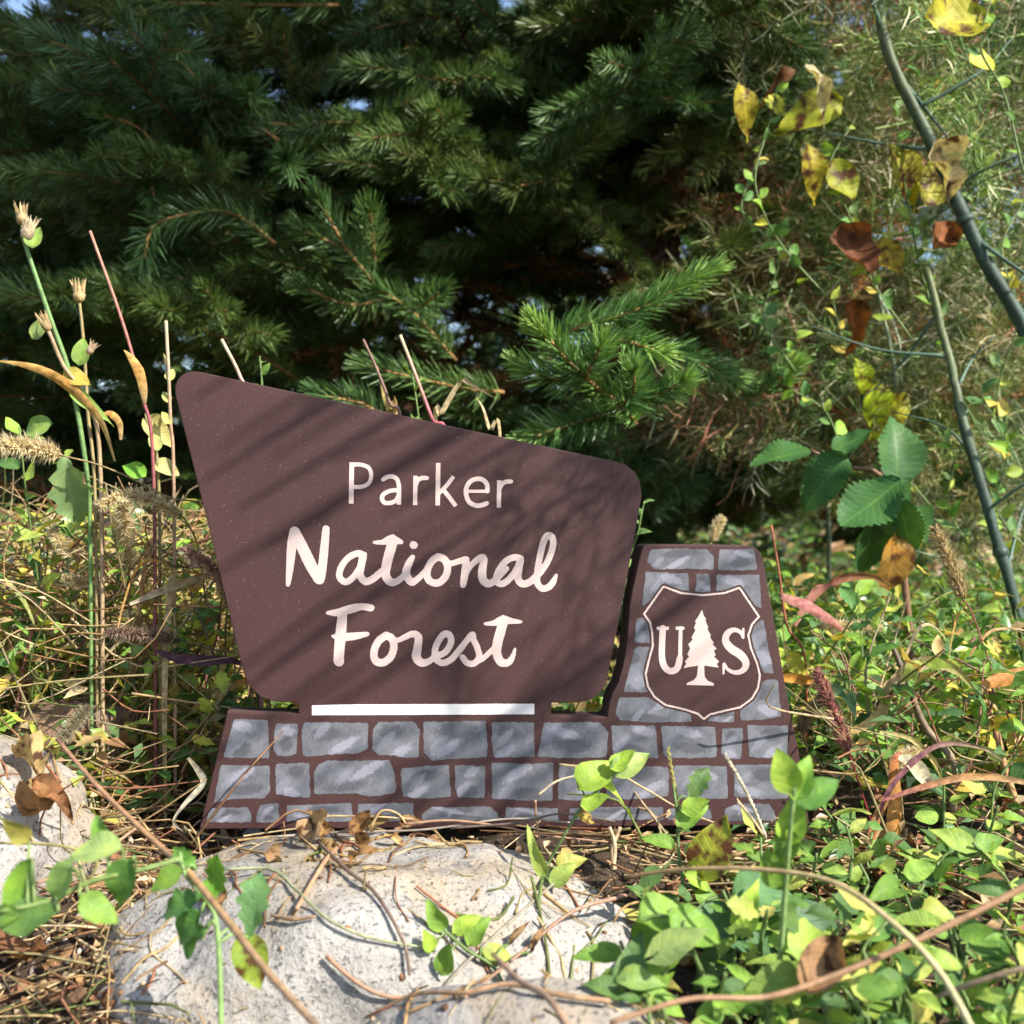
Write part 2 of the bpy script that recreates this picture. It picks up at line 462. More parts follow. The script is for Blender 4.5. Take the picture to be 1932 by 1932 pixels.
# ------------------------------------------------------------------ the sign
SK = 0.16                                    # the board is turned a little: its plane is y = SK * x
S_N = nrm(V3(SK, -1.0, 0.0))                 # faces the camera
def on_sign(px, py):
    px = np.asarray(px, float); py = np.asarray(py, float)
    dx = (px - 966) / F; dz = -(py - 966) / F
    d = CAM_Y / (SK * dx - 1.0)              # CAM_Y + d = SK * dx * d
    return np.stack([dx * d, CAM_Y + d, CAM_Z + dz * d], -1)
S_X = nrm(V3(1.0, SK, 0.0)); S_Z = V3(0, 0, 1.0)
sign_base = on_sign(960, 1560)
SIGN_M = Matrix(((S_X[0], S_Z[0], S_N[0], sign_base[0]), (S_X[1], S_Z[1], S_N[1], sign_base[1]), (S_X[2], S_Z[2], S_N[2], sign_base[2]), (0, 0, 0, 1)))
def to_local(p):
    q = p - sign_base
    return np.stack([q @ S_X, q @ S_Z, q @ S_N], -1)

sign = thing('park_sign', 'brown wooden sign reading Parker National Forest with printed stone base and shield', 'sign')
sign.matrix_world = SIGN_M

ZA = lambda p: (360.7 + p[0] * .3133, 1255.9 + p[1] * .3133)       # coordinate frames of the tracings
ZB = lambda p: (901.6 + p[0] * .3333, 901.6 + p[1] * .3333)
ZC = lambda p: (901.6 + p[0] * .2834, 1384.6 + p[1] * .2834)
ZD = lambda p: (1352.4 + p[0] * .30, 1384.6 + p[1] * .30)
ZE = lambda p: (309.1 + p[0] * .3333, 676.2 + p[1] * .3333)
ZI = lambda p: p

outline = [(331, 745), (330, 733), (334, 718), (345, 706), (360, 700.5), (378, 701.5), (700, 771), (1000, 836), (1150, 868), (1178, 875.5), (1198, 891), (1208, 911), (1211, 935),
           (1196, 1020), (1172, 1150), (1148, 1268), (1142, 1292), (1130, 1310), (1113, 1321), (1092, 1326), (1041, 1326), (1040, 1350), (1146, 1353),
           (1150, 1325), (1157, 1305), (1166, 1290), (1174, 1262), (1180, 1235), (1184, 1205), (1186, 1178), (1188, 1145), (1193, 1115), (1202, 1075), (1211, 1038), (1215, 1030), (1222, 1027.5),
           (1320, 1028), (1412, 1029.5), (1424, 1032), (1432, 1039), (1439, 1052), (1466, 1202), (1490, 1340), (1506, 1410), (1514, 1470), (1528, 1556),
           (960, 1561.5), (376, 1564.5), (400, 1465), (429, 1343.5), (563, 1346.5), (563.5, 1332), (561, 1327), (517, 1323), (492, 1315.5), (473.5, 1297), (462, 1277), (452, 1240), (395, 1000)]
OL = to_local(on_sign(*np.array(outline, float).T))
THICK = 0.019
bm = bmesh.new()
fv = [bm.verts.new((p[0], p[1], 0)) for p in OL]
bv = [bm.verts.new((p[0], p[1], -THICK)) for p in OL]
bm.faces.new(fv[::-1]); bm.faces.new(bv)
front_edges = []
for i in range(len(OL)):
    j = (i + 1) % len(OL)
    bm.faces.new((fv[i], fv[j], bv[j], bv[i])).material_index = 1
bmesh.ops.recalc_face_normals(bm, faces=bm.faces[:])
front_edges = [e for e in bm.edges if all(abs(v.co.z) < 1e-6 for v in e.verts)]
bmesh.ops.bevel(bm, geom=front_edges, offset=0.0007, segments=2, affect='EDGES', profile=0.6)
bmesh.ops.triangulate(bm, faces=[f for f in bm.faces if len(f.verts) > 4])
me = bpy.data.meshes.new('board'); bm.to_mesh(me); bm.free()
me.materials.append(M_board); me.materials.append(M_edge)
link('board', me, sign)

def seg_sdf(X, Y, strokes):
    """strokes: lists of (x, y, r); tapered capsules joined smoothly"""
    d = np.full(X.shape, 1e9)
    for st, butt in strokes:
        st = np.array(st, float)
        for k in range(len(st) - 1):
            (x0, y0, r0), (x1, y1, r1) = st[k], st[k + 1]
            ex, ey = x1 - x0, y1 - y0
            L2 = ex * ex + ey * ey + 1e-9
            traw = ((X - x0) * ex + (Y - y0) * ey) / L2
            t = np.clip(traw, 0, 1)
            q = np.hypot(X - x0 - t * ex, Y - y0 - t * ey) - (r0 + (r1 - r0) * t)
            L = math.sqrt(L2)
            if butt and k == 0: q = np.maximum(q, -traw * L)
            if butt and k == len(st) - 2: q = np.maximum(q, (traw - 1) * L)
            h = 1.6
            m = np.clip(0.5 + 0.5 * (q - d) / h, 0, 1)
            d = q * (1 - m) + d * m - h * m * (1 - m) if not butt else np.minimum(d, q)
    return d

def poly_sdf(X, Y, pts, rad):
    pts = np.array(pts, float)
    d = np.full(X.shape, 1e18); s = np.zeros(X.shape, int)
    for i in range(len(pts)):
        (x0, y0), (x1, y1) = pts[i - 1], pts[i]
        ex, ey = x1 - x0, y1 - y0
        t = np.clip(((X - x0) * ex + (Y - y0) * ey) / (ex * ex + ey * ey + 1e-9), 0, 1)
        d = np.minimum(d, (X - x0 - t * ex) ** 2 + (Y - y0 - t * ey) ** 2)
        with np.errstate(divide='ignore', invalid='ignore'):
            c = ((y0 <= Y) != (y1 <= Y)) & (X < x0 + (Y - y0) / (y1 - y0 + 1e-12) * ex)
        s += c
    return np.where(s % 2 == 1, -np.sqrt(d), np.sqrt(d))

def sdf_mesh(name, D, x0, y0, h, proud, mat, parent, origin_local=False):
    """the part of the board's face where D < 0, as a thin printed sheet"""
    ny, nx_ = D.shape
    verts, faces, ids = [], [], {}
    def vid(key, p):
        if key not in ids:
            ids[key] = len(verts); verts.append(p)
        return ids[key]
    ins = D < 0
    cell = ins[:-1, :-1] | ins[1:, :-1] | ins[:-1, 1:] | ins[1:, 1:]
    for j, i in zip(*np.nonzero(cell)):
        cs = [(j, i), (j, i + 1), (j + 1, i + 1), (j + 1, i)]
        poly = []
        for k in range(4):
            a, b = cs[k], cs[(k + 1) % 4]
            da, db = D[a], D[b]
            if da < 0: poly.append(vid(a, (a[1], a[0])))
            if (da < 0) != (db < 0):
                t = da / (da - db)
                poly.append(vid((min(a, b), max(a, b)), (a[1] + (b[1] - a[1]) * t, a[0] + (b[0] - a[0]) * t)))
        for k in range(1, len(poly) - 1):
            faces.append((poly[0], poly[k + 1], poly[k]))
    v = np.array(verts, float) * h + np.array([x0, y0])
    L = to_local(on_sign(v[:, 0], v[:, 1])); L[:, 2] = proud
    ctr = np.zeros(3)
    if origin_local:
        ctr = np.array([*((L[:, :2].min(0) + L[:, :2].max(0)) / 2), proud]); L = L - ctr
    o = link(name, make_mesh(name, L, np.array(faces), None, mat, False), parent)
    o.location = ctr
    return o, L

def print_strokes(name, label, strokes, mat, proud=0.00025, h=0.9, noise_amp=0.25):
    allp = np.vstack([np.array(s, float) for s, _ in strokes])
    x0, y0 = allp[:, :2].min(0) - 16; x1, y1 = allp[:, :2].max(0) + 16
    xs, ys = np.arange(x0, x1, h), np.arange(y0, y1, h)
    X, Y = np.meshgrid(xs, ys)
    D = seg_sdf(X, Y, strokes) + RNG.normal(0, noise_amp, X.shape)
    o, _ = sdf_mesh(name, D, x0, y0, h, proud, mat, sign)
    o['label'] = label
    return o

def st(fr, pts, r=None, butt=False, n=5, sc=.3333):
    """stroke from traced points; r in traced units unless given per point"""
    P = np.array([(*fr(p), (p[2] if len(p) > 2 else r) * sc) for p in pts])
    if len(P) > 2: P = smooth(P, n)
    return (P, butt)

# the name line, a plain sans-serif
parker = [
    st(ZE, [(1064, 588), (1060, 822)], 13.6, True), st(ZE, [(1064, 601), (1118, 602), (1160, 620), (1174, 662), (1160, 706), (1118, 727), (1062, 727)], 11.4, True),
    st(ZE, [(1331, 720), (1331, 828)], 12.2, True), st(ZE, [(1240, 686), (1262, 672), (1292, 668), (1320, 684), (1331, 722)], 10.6), st(ZE, [(1331, 745), (1280, 750), (1243, 770), (1235, 795), (1250, 817), (1283, 818), (1312, 805), (1331, 775)], 10.6),
    st(ZE, [(1424, 664), (1422, 830)], 12.2, True), st(ZE, [(1424, 722), (1436, 692), (1458, 678), (1490, 677)], 10.6),
    st(ZE, [(1553, 592), (1550, 833)], 13, True), st(ZE, [(1556, 765), (1598, 722), (1640, 668)], 11.4, True), st(ZE, [(1580, 742), (1615, 785), (1652, 836)], 12.2, True),
    st(ZE, [(1712, 752), (1832, 752)], 9, True), st(ZE, [(1832, 752), (1828, 712), (1806, 688), (1773, 682), (1736, 696), (1713, 732), (1711, 772), (1728, 812), (1762, 832), (1798, 831), (1829, 820)], 11.4),
    st(ZE, [(1898, 690), (1896, 845)], 12.2, True), st(ZE, [(1898, 742), (1912, 714), (1934, 699), (1966, 697)], 10.6)]
print_strokes('printed_word', 'cream sans serif word Parker', parker, M_cream, noise_amp=0.08)

national = [
    st(ZE, [(703, 1280, 12), (712, 1200, 19), (720, 1110, 24), (727, 1040, 26), (740, 980, 27)]), st(ZE, [(740, 980, 27), (775, 1050, 30), (825, 1155, 32), (876, 1250, 27)]), st(ZE, [(884, 1252, 26), (897, 1180, 24), (908, 1080, 23), (918, 965, 20)]),
    st(ZE, [(1133, 1112), (1095, 1104), (1045, 1128), (1005, 1180), (994, 1235), (1030, 1266), (1075, 1235), (1112, 1180), (1132, 1128)], 17), st(ZE, [(1125, 1120), (1116, 1180), (1112, 1230), (1140, 1262), (1180, 1250), (1235, 1205)], 19),
    st(ZE, [(1296, 1040, 26), (1278, 1100, 27), (1262, 1160, 26), (1255, 1225, 24), (1285, 1266, 21), (1325, 1258, 17), (1372, 1215, 15)]), st(ZE, [(1190, 1042, 8), (1240, 1040, 14), (1290, 1025, 24), (1345, 1040, 11)]), st(ZE, [(1295, 1015, 18), (1298, 1030, 22)]),
    st(ZE, [(1408, 1125, 14), (1385, 1165, 19), (1372, 1220, 21), (1402, 1266, 20), (1440, 1245, 16), (1490, 1195, 15)]), st(ZE, [(1413, 1056, 22), (1415, 1057, 22)]),
    st(ZE, [(1552, 1122), (1515, 1150), (1490, 1205), (1500, 1255), (1548, 1272), (1592, 1238), (1606, 1185), (1590, 1140), (1552, 1122)], 19), st(ZE, [(1570, 1128, 16), (1620, 1160, 14), (1665, 1150, 15), (1705, 1138, 17)]),
    st(ZE, [(1712, 1138, 18), (1705, 1210, 21), (1694, 1282, 17)]), st(ZE, [(1704, 1225, 14), (1745, 1165, 15), (1795, 1128, 18), (1812, 1140, 18), (1802, 1200, 22), (1806, 1250, 22), (1838, 1275, 20), (1880, 1250, 16), (1940, 1190, 15)]),
    st(ZB, [(243, 456), (205, 450), (160, 470), (118, 525), (103, 580), (135, 600), (180, 570), (220, 515), (243, 470)], 17), st(ZB, [(240, 465), (230, 530), (228, 575), (255, 600), (300, 585), (355, 530)], 19),
    st(ZB, [(330, 560), (385, 490), (420, 405), (424, 345), (398, 325), (372, 360), (352, 440), (338, 520), (335, 590), (362, 625), (400, 618), (425, 590), (444, 550)], 17)]
national[-1][0][:, 2][-6:] *= np.linspace(1, 0.45, 6)
print_strokes('printed_word', 'cream brush script word National', national, M_cream)

forest = [
    st(ZE, [(928, 1440, 10), (985, 1438, 20), (1060, 1418, 23), (1120, 1405, 18), (1172, 1412, 20)]), st(ZE, [(1012, 1440, 24), (1006, 1510, 28), (997, 1600, 29), (990, 1700, 28), (992, 1716, 26)]), st(ZE, [(955, 1572, 7), (1000, 1578, 20), (1080, 1572, 20), (1152, 1560, 12)]),
    st(ZE, [(1258, 1568), (1215, 1600), (1190, 1660), (1198, 1710), (1240, 1722), (1285, 1688), (1302, 1630), (1290, 1585), (1258, 1568)], 20), st(ZE, [(1275, 1575, 15), (1320, 1595, 13), (1370, 1575, 15)]),
    st(ZE, [(1365, 1578, 15), (1405, 1560, 17), (1440, 1575, 20), (1436, 1640, 22), (1430, 1690, 24), (1458, 1722, 21), (1505, 1712, 16), (1545, 1672, 14)]),
    st(ZE, [(1530, 1690), (1590, 1665), (1625, 1610), (1618, 1568), (1588, 1560), (1555, 1598), (1535, 1650), (1540, 1700), (1578, 1724), (1630, 1700), (1685, 1635)], 17),
    st(ZE, [(1672, 1655), (1712, 1600), (1745, 1563), (1752, 1590), (1775, 1640), (1784, 1690), (1755, 1727), (1715, 1722), (1690, 1690)], 16), st(ZE, [(1760, 1720, 14), (1810, 1695, 14), (1868, 1640, 14)]),
    st(ZB, [(145, 810, 25), (128, 870, 26), (112, 930, 26), (106, 990, 24), (130, 1042, 22), (170, 1045, 18), (195, 1015, 13), (210, 968, 7)]), st(ZB, [(40, 826, 8), (90, 822, 14), (140, 806, 24), (190, 810, 15), (243, 815, 8)]), st(ZB, [(143, 792, 15), (145, 805, 22)])]
print_strokes('printed_word', 'cream brush script word Forest', forest, M_cream)

shield_pts = [(1050, 615), (1150, 652), (1275, 664), (1395, 652), (1480, 622), (1590, 785), (1552, 828), (1530, 890), (1545, 965), (1580, 1050), (1596, 1120), (1585, 1190), (1550, 1250), (1485, 1298), (1380, 1322), (1315, 1338), (1278, 1365), (1245, 1335), (1170, 1310), (1060, 1285), (1000, 1240), (962, 1180), (949, 1110), (968, 1030), (990, 950), (986, 880), (975, 820), (940, 770), (1050, 615)]
print_strokes('shield_outline', 'thin cream outline of the shield emblem', [(np.array([(*ZB(p), 5.2 * .3333) for p in shield_pts]), True)], M_cream, h=0.8, noise_amp=0.4)
us = [st(ZB, [(1046, 850), (1042, 940), (1042, 1020), (1058, 1072), (1092, 1094), (1128, 1076), (1143, 1020)], 17), st(ZB, [(1144, 1024), (1147, 850)], 11), st(ZB, [(1012, 851), (1080, 851)], 9, True), st(ZB, [(1120, 851), (1168, 851)], 9, True)]
print_strokes('emblem_letter', 'cream serif letter U on the shield', us, M_cream, noise_amp=0.2)
ss = [st(ZB, [(1500, 905, 6), (1488, 875, 9), (1450, 860, 12), (1412, 880, 16), (1402, 925, 19), (1435, 968, 22), (1485, 1000, 22), (1516, 1045, 19), (1505, 1085, 15), (1460, 1102, 11), (1415, 1085, 8), (1393, 1050, 6)]), st(ZB, [(1502, 850), (1502, 908)], 6, True), st(ZB, [(1390, 1050), (1390, 1112)], 6, True)]
print_strokes('emblem_letter', 'cream serif letter S on the shield', ss, M_cream, noise_amp=0.2)
tree_pts = [(1268, 746), (1278, 780), (1293, 800), (1286, 804), (1305, 850), (1298, 853), (1319, 895), (1312, 900), (1336, 935), (1325, 940), (1352, 966), (1334, 980), (1346, 1000), (1336, 1012), (1366, 1040), (1352, 1052), (1362, 1074), (1280, 1062), (1283, 1125), (1300, 1148), (1335, 1163), (1335, 1176), (1180, 1172), (1184, 1160), (1222, 1145), (1240, 1120), (1246, 1062), (1164, 1076), (1180, 1050), (1170, 1040), (1196, 1010), (1185, 1000), (1201, 965), (1190, 942), (1216, 915), (1208, 905), (1231, 862), (1222, 850), (1234, 820), (1228, 812), (1244, 790)]
TP = [ZB(p) for p in tree_pts]

def print_poly(name, pts, mat, rad=4.0, proud=0.0002, h=1.0, amp=0.5, cut=None, origin_local=False):
    P = np.array(pts, float)
    x0, y0 = P.min(0) - 5; x1, y1 = P.max(0) + 5
    X, Y = np.meshgrid(np.arange(x0, x1, h), np.arange(y0, y1, h))
    c = P.mean(0)
    D = poly_sdf(X, Y, P, 0)
    if rad:      # round the corners: blur the distance field a little
        k = max(1, int(rad / h))
        K = np.exp(-np.linspace(-2, 2, 2 * k + 1) ** 2); K /= K.sum()
        pad = np.pad(D, k, mode='edge')
        pad = np.apply_along_axis(lambda a: np.convolve(a, K, 'valid'), 0, pad)
        D = np.apply_along_axis(lambda a: np.convolve(a, K, 'valid'), 1, pad)
    if amp:
        wob = sum(np.sin(X * a + Y * b + ph) for a, b, ph in ((.17, .05, c[0]), (.06, .21, c[1]), (.33, .27, c[0] * 2))) * 0.35
        D = D + RNG.normal(0, amp, D.shape) + wob * (amp > 0.3)
    if cut is not None:
        D = np.maximum(D, cut(X, Y))
    o, L = sdf_mesh(name, D, x0, y0, h, proud, mat, sign, origin_local)
    return o, L
o, _ = print_poly('emblem_tree', TP, M_cream, rad=0, amp=0.15, h=0.8, proud=0.00025)
o['label'] = 'cream conifer silhouette between the letters U and S'
o, _ = print_poly('printed_bar', [(588.5, 1331), (640, 1329), (1008, 1327.5), (1008, 1347.5), (588.5, 1349.5)], M_white, rad=0, amp=0.3, proud=0.0002)
o['label'] = 'long white bar printed above the stone courses'

SHP = [ZB(p) for p in shield_pts[:-1]]
shield_cut = lambda X, Y: 5.5 - poly_sdf(X, Y, SHP, 0)
stones = [
    (ZA, [(258, 320), (464, 328), (470, 558), (192, 552)]), (ZA, [(505, 350), (642, 346), (634, 530), (590, 545), (525, 545), (496, 505)]), (ZA, [(680, 340), (1066, 345), (1064, 500), (1005, 530), (850, 532), (735, 545), (672, 545), (664, 420)]),
    (ZA, [(1130, 338), (1340, 336), (1375, 385), (1370, 552), (1262, 552), (1225, 538), (1130, 540), (1090, 500), (1095, 380)]), (ZA, [(1398, 338), (1770, 332), (1784, 470), (1782, 552), (1600, 558), (1445, 572), (1402, 522)]),
    (ZB, [(78, 1383), (318, 1383), (320, 1580), (200, 1582), (90, 1582), (78, 1500)]), (ZB, [(375, 1385), (690, 1383), (738, 1440), (728, 1582), (460, 1586), (338, 1576)]), (ZB, [(755, 1402), (1006, 1402), (1020, 1586), (900, 1588), (764, 1576)]),
    (ZB, [(1038, 1405), (1342, 1408), (1353, 1582), (1200, 1588), (1052, 1580)]), (ZB, [(1382, 1418), (1500, 1416), (1500, 1500), (1488, 1594), (1430, 1590), (1376, 1568)]), (ZB, [(1525, 1400), (1752, 1402), (1756, 1580), (1640, 1588), (1536, 1580)]),
    (ZA, [(178, 598), (472, 603), (476, 760), (440, 800), (250, 802), (138, 822)]), (ZA, [(508, 590), (712, 586), (716, 795), (620, 790), (512, 776)]), (ZA, [(738, 640), (765, 595), (820, 572), (1195, 570), (1222, 640), (1234, 720), (1225, 768), (1080, 788), (1000, 770), (740, 772)]),
    (ZA, [(1264, 620), (1400, 605), (1552, 598), (1564, 790), (1400, 800), (1272, 788)]), (ZA, [(1588, 598), (1770, 605), (1768, 798), (1610, 792), (1590, 740)]),
    (ZB, [(78, 1612), (300, 1618), (428, 1612), (422, 1828), (250, 1825), (80, 1815)]), (ZB, [(462, 1622), (692, 1626), (692, 1822), (560, 1826), (450, 1818)]), (ZB, [(720, 1634), (1080, 1634), (1078, 1800), (940, 1815), (732, 1822)]),
    (ZB, [(1104, 1626), (1408, 1632), (1416, 1818), (1250, 1815), (1118, 1816)]), (ZB, [(1448, 1622), (1725, 1625), (1760, 1815), (1600, 1818), (1452, 1806)]),
    (ZA, [(120, 858), (342, 853), (364, 900), (360, 942), (86, 942)]), (ZA, [(392, 890), (420, 838), (526, 828), (532, 942), (390, 942)]), (ZA, [(577, 840), (965, 828), (974, 938), (576, 940)]), (ZA, [(1003, 830), (1337, 828), (1338, 935), (1002, 938)]), (ZA, [(1388, 932), (1394, 885), (1450, 852), (1800, 848), (1842, 885), (1856, 932)]),
    (ZC, [(188, 488), (400, 492), (532, 495), (532, 572), (178, 572)]), (ZC, [(612, 492), (1020, 486), (1232, 490), (1238, 572), (600, 572)]), (ZC, [(1270, 496), (1550, 500), (1552, 572), (1264, 572)]), (ZD, [(40, 545), (52, 470), (130, 440), (330, 438), (384, 545)]), (ZD, [(425, 450), (532, 452), (545, 540), (420, 540)]),
    (ZB, [(975, 405), (1130, 400), (1300, 405), (1336, 450), (1332, 518), (1180, 515), (1000, 516), (958, 478)]), (ZB, [(1365, 404), (1566, 404), (1578, 522), (1480, 524), (1358, 520)]),
    (ZB, [(952, 532), (1190, 540), (1198, 660), (985, 690), (926, 730)]), (ZB, [(1238, 545), (1310, 545), (1322, 680), (1228, 680)]), (ZB, [(1350, 548), (1592, 548), (1604, 735), (1500, 700), (1348, 690)]),
    (ZB, [(896, 796), (936, 792), (1000, 880), (1000, 936), (886, 932)]), (ZB, [(888, 968), (912, 954), (1000, 954), (1000, 1214), (826, 1212)]), (ZB, [(800, 1246), (962, 1240), (1060, 1300), (1205, 1326), (1210, 1382), (1000, 1384), (800, 1372), (776, 1322)]),
    (ZB, [(1614, 796), (1640, 940), (1674, 1104), (1620, 1106), (1500, 940), (1540, 850)]), (ZB, [(1634, 1142), (1698, 1144), (1716, 1352), (1600, 1370), (1492, 1372), (1480, 1330), (1540, 1200)]), (ZB, [(1300, 1380), (1340, 1300), (1452, 1318), (1450, 1384)])]
for k, (fr, pts) in enumerate(stones):
    P = [fr(p) for p in pts]
    o, L = print_poly('printed_stone', P, M_stone, rad=4.5, amp=0.55, h=1.1, cut=shield_cut if k >= 31 else None, origin_local=True)
    hx, hy = L[:, 0].max(), L[:, 1].max()
    r = RNG.random(10)
    sgn = 1 if r[0] > 0.5 else -1
    o['smudge'] = [(-0.35 + 0.6 * r[1]) * hx, sgn * (0.25 + 0.35 * r[2]) * hy, 0.0]
    o['smudge_size'] = [hx * (0.5 + 0.3 * r[3]), hy * (0.36 + 0.18 * r[4]), 0.3 * (r[5] - 0.5)]
    o['streak'] = [(0.45 - 0.9 * r[6]) * hx, -sgn * (0.35 + 0.3 * r[7]) * hy, 0.0]
    o['streak_size'] = [max(hx * 0.6, hy * 0.5), hy * 0.32, (-0.5 if r[8] > 0.4 else 0.25)]
    o['streak_two'] = [(-0.7 + 0.5 * r[9]) * hx, (0.5 - r[2]) * hy, 0.0]
    o['streak_two_size'] = [hy * 0.8, hy * 0.3, -0.8]

# ------------------------------------------------------------------ leaf shapes
def leaf_arrays(kind, n=8, curl=0.15, fold=0.25, wav=0.03, seed=0):
    """unit-length leaf from the origin along +Y, face up; colour attribute holds (t, |u|)"""
    rg = np.random.default_rng(seed)
    us = np.array([-1, -0.5, 0, 0.5, 1.0])
    if kind in ('serrate', 'lobed'): n = 26 if kind == 'serrate' else 16
    t = np.linspace(0, 1, n + 1)
    back = np.zeros(n + 1)
    if kind == 'ovate': w = 0.31 * np.sin(np.pi * t ** 0.72) ** 0.85
    elif kind == 'oval': w = 0.36 * np.sin(np.pi * t ** 0.9) ** 0.7
    elif kind == 'lance': w = 0.14 * np.sin(np.pi * t ** 0.6) ** 0.9
    elif kind == 'arrow':
        w = 0.30 * (1 - t) ** 0.62 * (0.72 + 0.55 * np.sin(np.pi * np.clip(t * 1.15, 0, 1))) * smoothstep(-0.02, 0.05, t)
        back = -0.24 * np.exp(-t * 9)
    elif kind == 'serrate':
        w = 0.37 * np.sin(np.pi * t ** 0.85) ** 0.72
    elif kind == 'lobed':
        w = 0.27 * np.sin(np.pi * t ** 1.2) ** 0.7 * (1 + 0.22 * np.sin(t * 26))
    w[0] = max(w[0], 0.012); w[-1] = 0.004
    U, T = np.meshgrid(us, t)
    W = np.repeat(w[:, None], 5, 1)
    if kind == 'serrate':
        W = np.where(np.abs(U) == 1, W * (1 + 0.09 * ((np.arange(n + 1) % 2)[:, None] * 2 - 1)), W)
    x = U * W
    y = T + back[:, None] * np.abs(U) ** 1.3 * (np.abs(U) > 0.2)
    ph = rg.random(4) * 6.28
    z = fold * W * U ** 2 + curl * (T ** 2) * -1.0 + wav * (np.sin(T * 7 + ph[0] + U) * np.abs(U) + 0.5 * np.sin(T * 13 + ph[1]) * U)
    if kind == 'serrate':
        z = z + 0.012 * np.sin((T - np.abs(U) * 0.22) * 11 * 6.283) * np.abs(U)
    v = np.stack([x, y, z], -1).reshape(-1, 3)
    f = []
    for i in range(n):
        for j in range(4):
            a = i * 5 + j
            f += [(a, a + 1, a + 6), (a, a + 6, a + 5)]
    c = np.stack([T, np.abs(U), np.zeros_like(U)], -1).reshape(-1, 3)
    return v, np.array(f), c

LEAF = {}
for kind, mat in (('ovate', M_leaf), ('oval', M_leaf), ('lance', M_leaf), ('arrow', M_leaf), ('lobed', M_leaf), ('serrate', M_serrate)):
    LEAF[kind] = [make_mesh('leaf_' + kind, *leaf_arrays(kind, 8, cu, fo, wv, k), mat) for k, (cu, fo, wv) in enumerate(((0.1, 0.25, 0.03), (0.35, 0.4, 0.05), (-0.12, 0.15, 0.05), (0.6, 0.55, 0.06)))]
LEAF['spotted'] = [make_mesh('leaf_spotted', *leaf_arrays(('ovate', 'arrow', 'oval')[k % 3], 10, cu, fo, wv, 9 + k), M_spotleaf) for k, (cu, fo, wv) in enumerate(((0.2, 0.3, 0.06), (0.4, 0.2, 0.08), (-0.2, 0.35, 0.07)))]
LEAF['withered'] = [make_mesh('leaf_withered', *leaf_arrays(('ovate', 'oval', 'lance')[k % 3], 10, cu, fo, wv, 19 + k), M_dryleaf) for k, (cu, fo, wv) in enumerate(((0.9, 1.1, 0.15), (-0.5, 0.9, 0.18), (0.7, 0.8, 0.12), (0.3, 1.4, 0.2)))]

def leaf_mtx(pos, d, up, size, wide=1.0):
    d = nrm(d); s = nrm(np.cross(d, up)); n = np.cross(s, d)
    M = np.eye(4)
    M[:3, 0] = s * size * wide; M[:3, 1] = d * size; M[:3, 2] = n * size; M[:3, 3] = pos
    return Matrix(M.tolist())

GREENS = [(0.13, 0.27, 0.05), (0.10, 0.22, 0.06), (0.19, 0.34, 0.06), (0.08, 0.18, 0.065), (0.25, 0.36, 0.08), (0.16, 0.27, 0.11)]
YELLOWS = [(0.44, 0.43, 0.08), (0.48, 0.40, 0.10), (0.34, 0.42, 0.09)]
TANS = [(0.48, 0.35, 0.17), (0.40, 0.26, 0.12), (0.55, 0.44, 0.25), (0.28, 0.16, 0.08)]
STEMG = (0.13, 0.20, 0.06)

def pick(lst):
    c = np.array(lst[RNG.integers(len(lst))])
    return c * RNG.uniform(0.8, 1.2)

def add_leaf(parent, kind, pos, d, up, size, color, wide=1.0, name='leaf'):
    me = LEAF[kind][RNG.integers(len(LEAF[kind]))]
    return link(name, me, parent, leaf_mtx(np.asarray(pos) - np.array(parent.location), d, up, size, wide), color)

def local(arr, root):
    return arr[0] - np.array(root.location), arr[1], arr[2]

def leafy_plant(name, label, cat_, stems, kind='arrow', size=0.02, spacing=0.018, colors=GREENS, group=None, stem_r=0.0012, stem_c=STEMG,
                start=0.1, up=(0, -0.35, 1.0), tipsize=0.6, droop=0.0, extra=(), leafname='leaf', jit=0.5):
    base = stems[0][0]
    root = thing(name, label, cat_, tuple(base), group)
    for stpts in stems:
        path = smooth(stpts, 6)
        o = link('stem', make_mesh('stem', *local(tube(path, [stem_r, stem_r * 0.55], 5, stem_c), root), M_stem), root)
        seg = np.linalg.norm(np.diff(path, axis=0), axis=1); s = np.concatenate([[0], np.cumsum(seg)])
        L = s[-1]; k = 0
        pos = L * start
        while pos < L:
            p = np.array([np.interp(pos, s, path[:, i]) for i in range(3)])
            t = nrm(np.array([np.interp(min(pos + 0.004, L), s, path[:, i]) for i in range(3)]) - np.array([np.interp(max(pos - 0.004, 0), s, path[:, i]) for i in range(3)]))
            a = k * 2.4 + RNG.uniform(-0.5, 0.5)
            side = nrm(np.cross(t, V3(0.2, 0.4, 0.9))); b = np.cross(t, side)
            d = nrm(side * math.cos(a) + b * math.sin(a) + t * RNG.uniform(0.2, 0.9) + V3(0, 0, 0.25 - droop))
            sz = size * RNG.uniform(1 - jit * 0.6, 1 + jit * 0.6) * (1 - (1 - tipsize) * pos / L)
            u = np.array(up) + RNG.normal(0, 0.35, 3)
            add_leaf(root, kind, p + d * sz * 0.12, d, u, sz, pick(colors), RNG.uniform(0.85, 1.1), leafname)
            pos += spacing * RNG.uniform(0.6, 1.4); k += 1
    for (kd, p, d, u, sz, c) in extra:
        add_leaf(root, kd, p, d, u, sz, c, 1.0, leafname)
    return root

def ground_pt(x, y, lift=0.0):
    return V3(x, y, float(ground_z(x, y)) + lift)

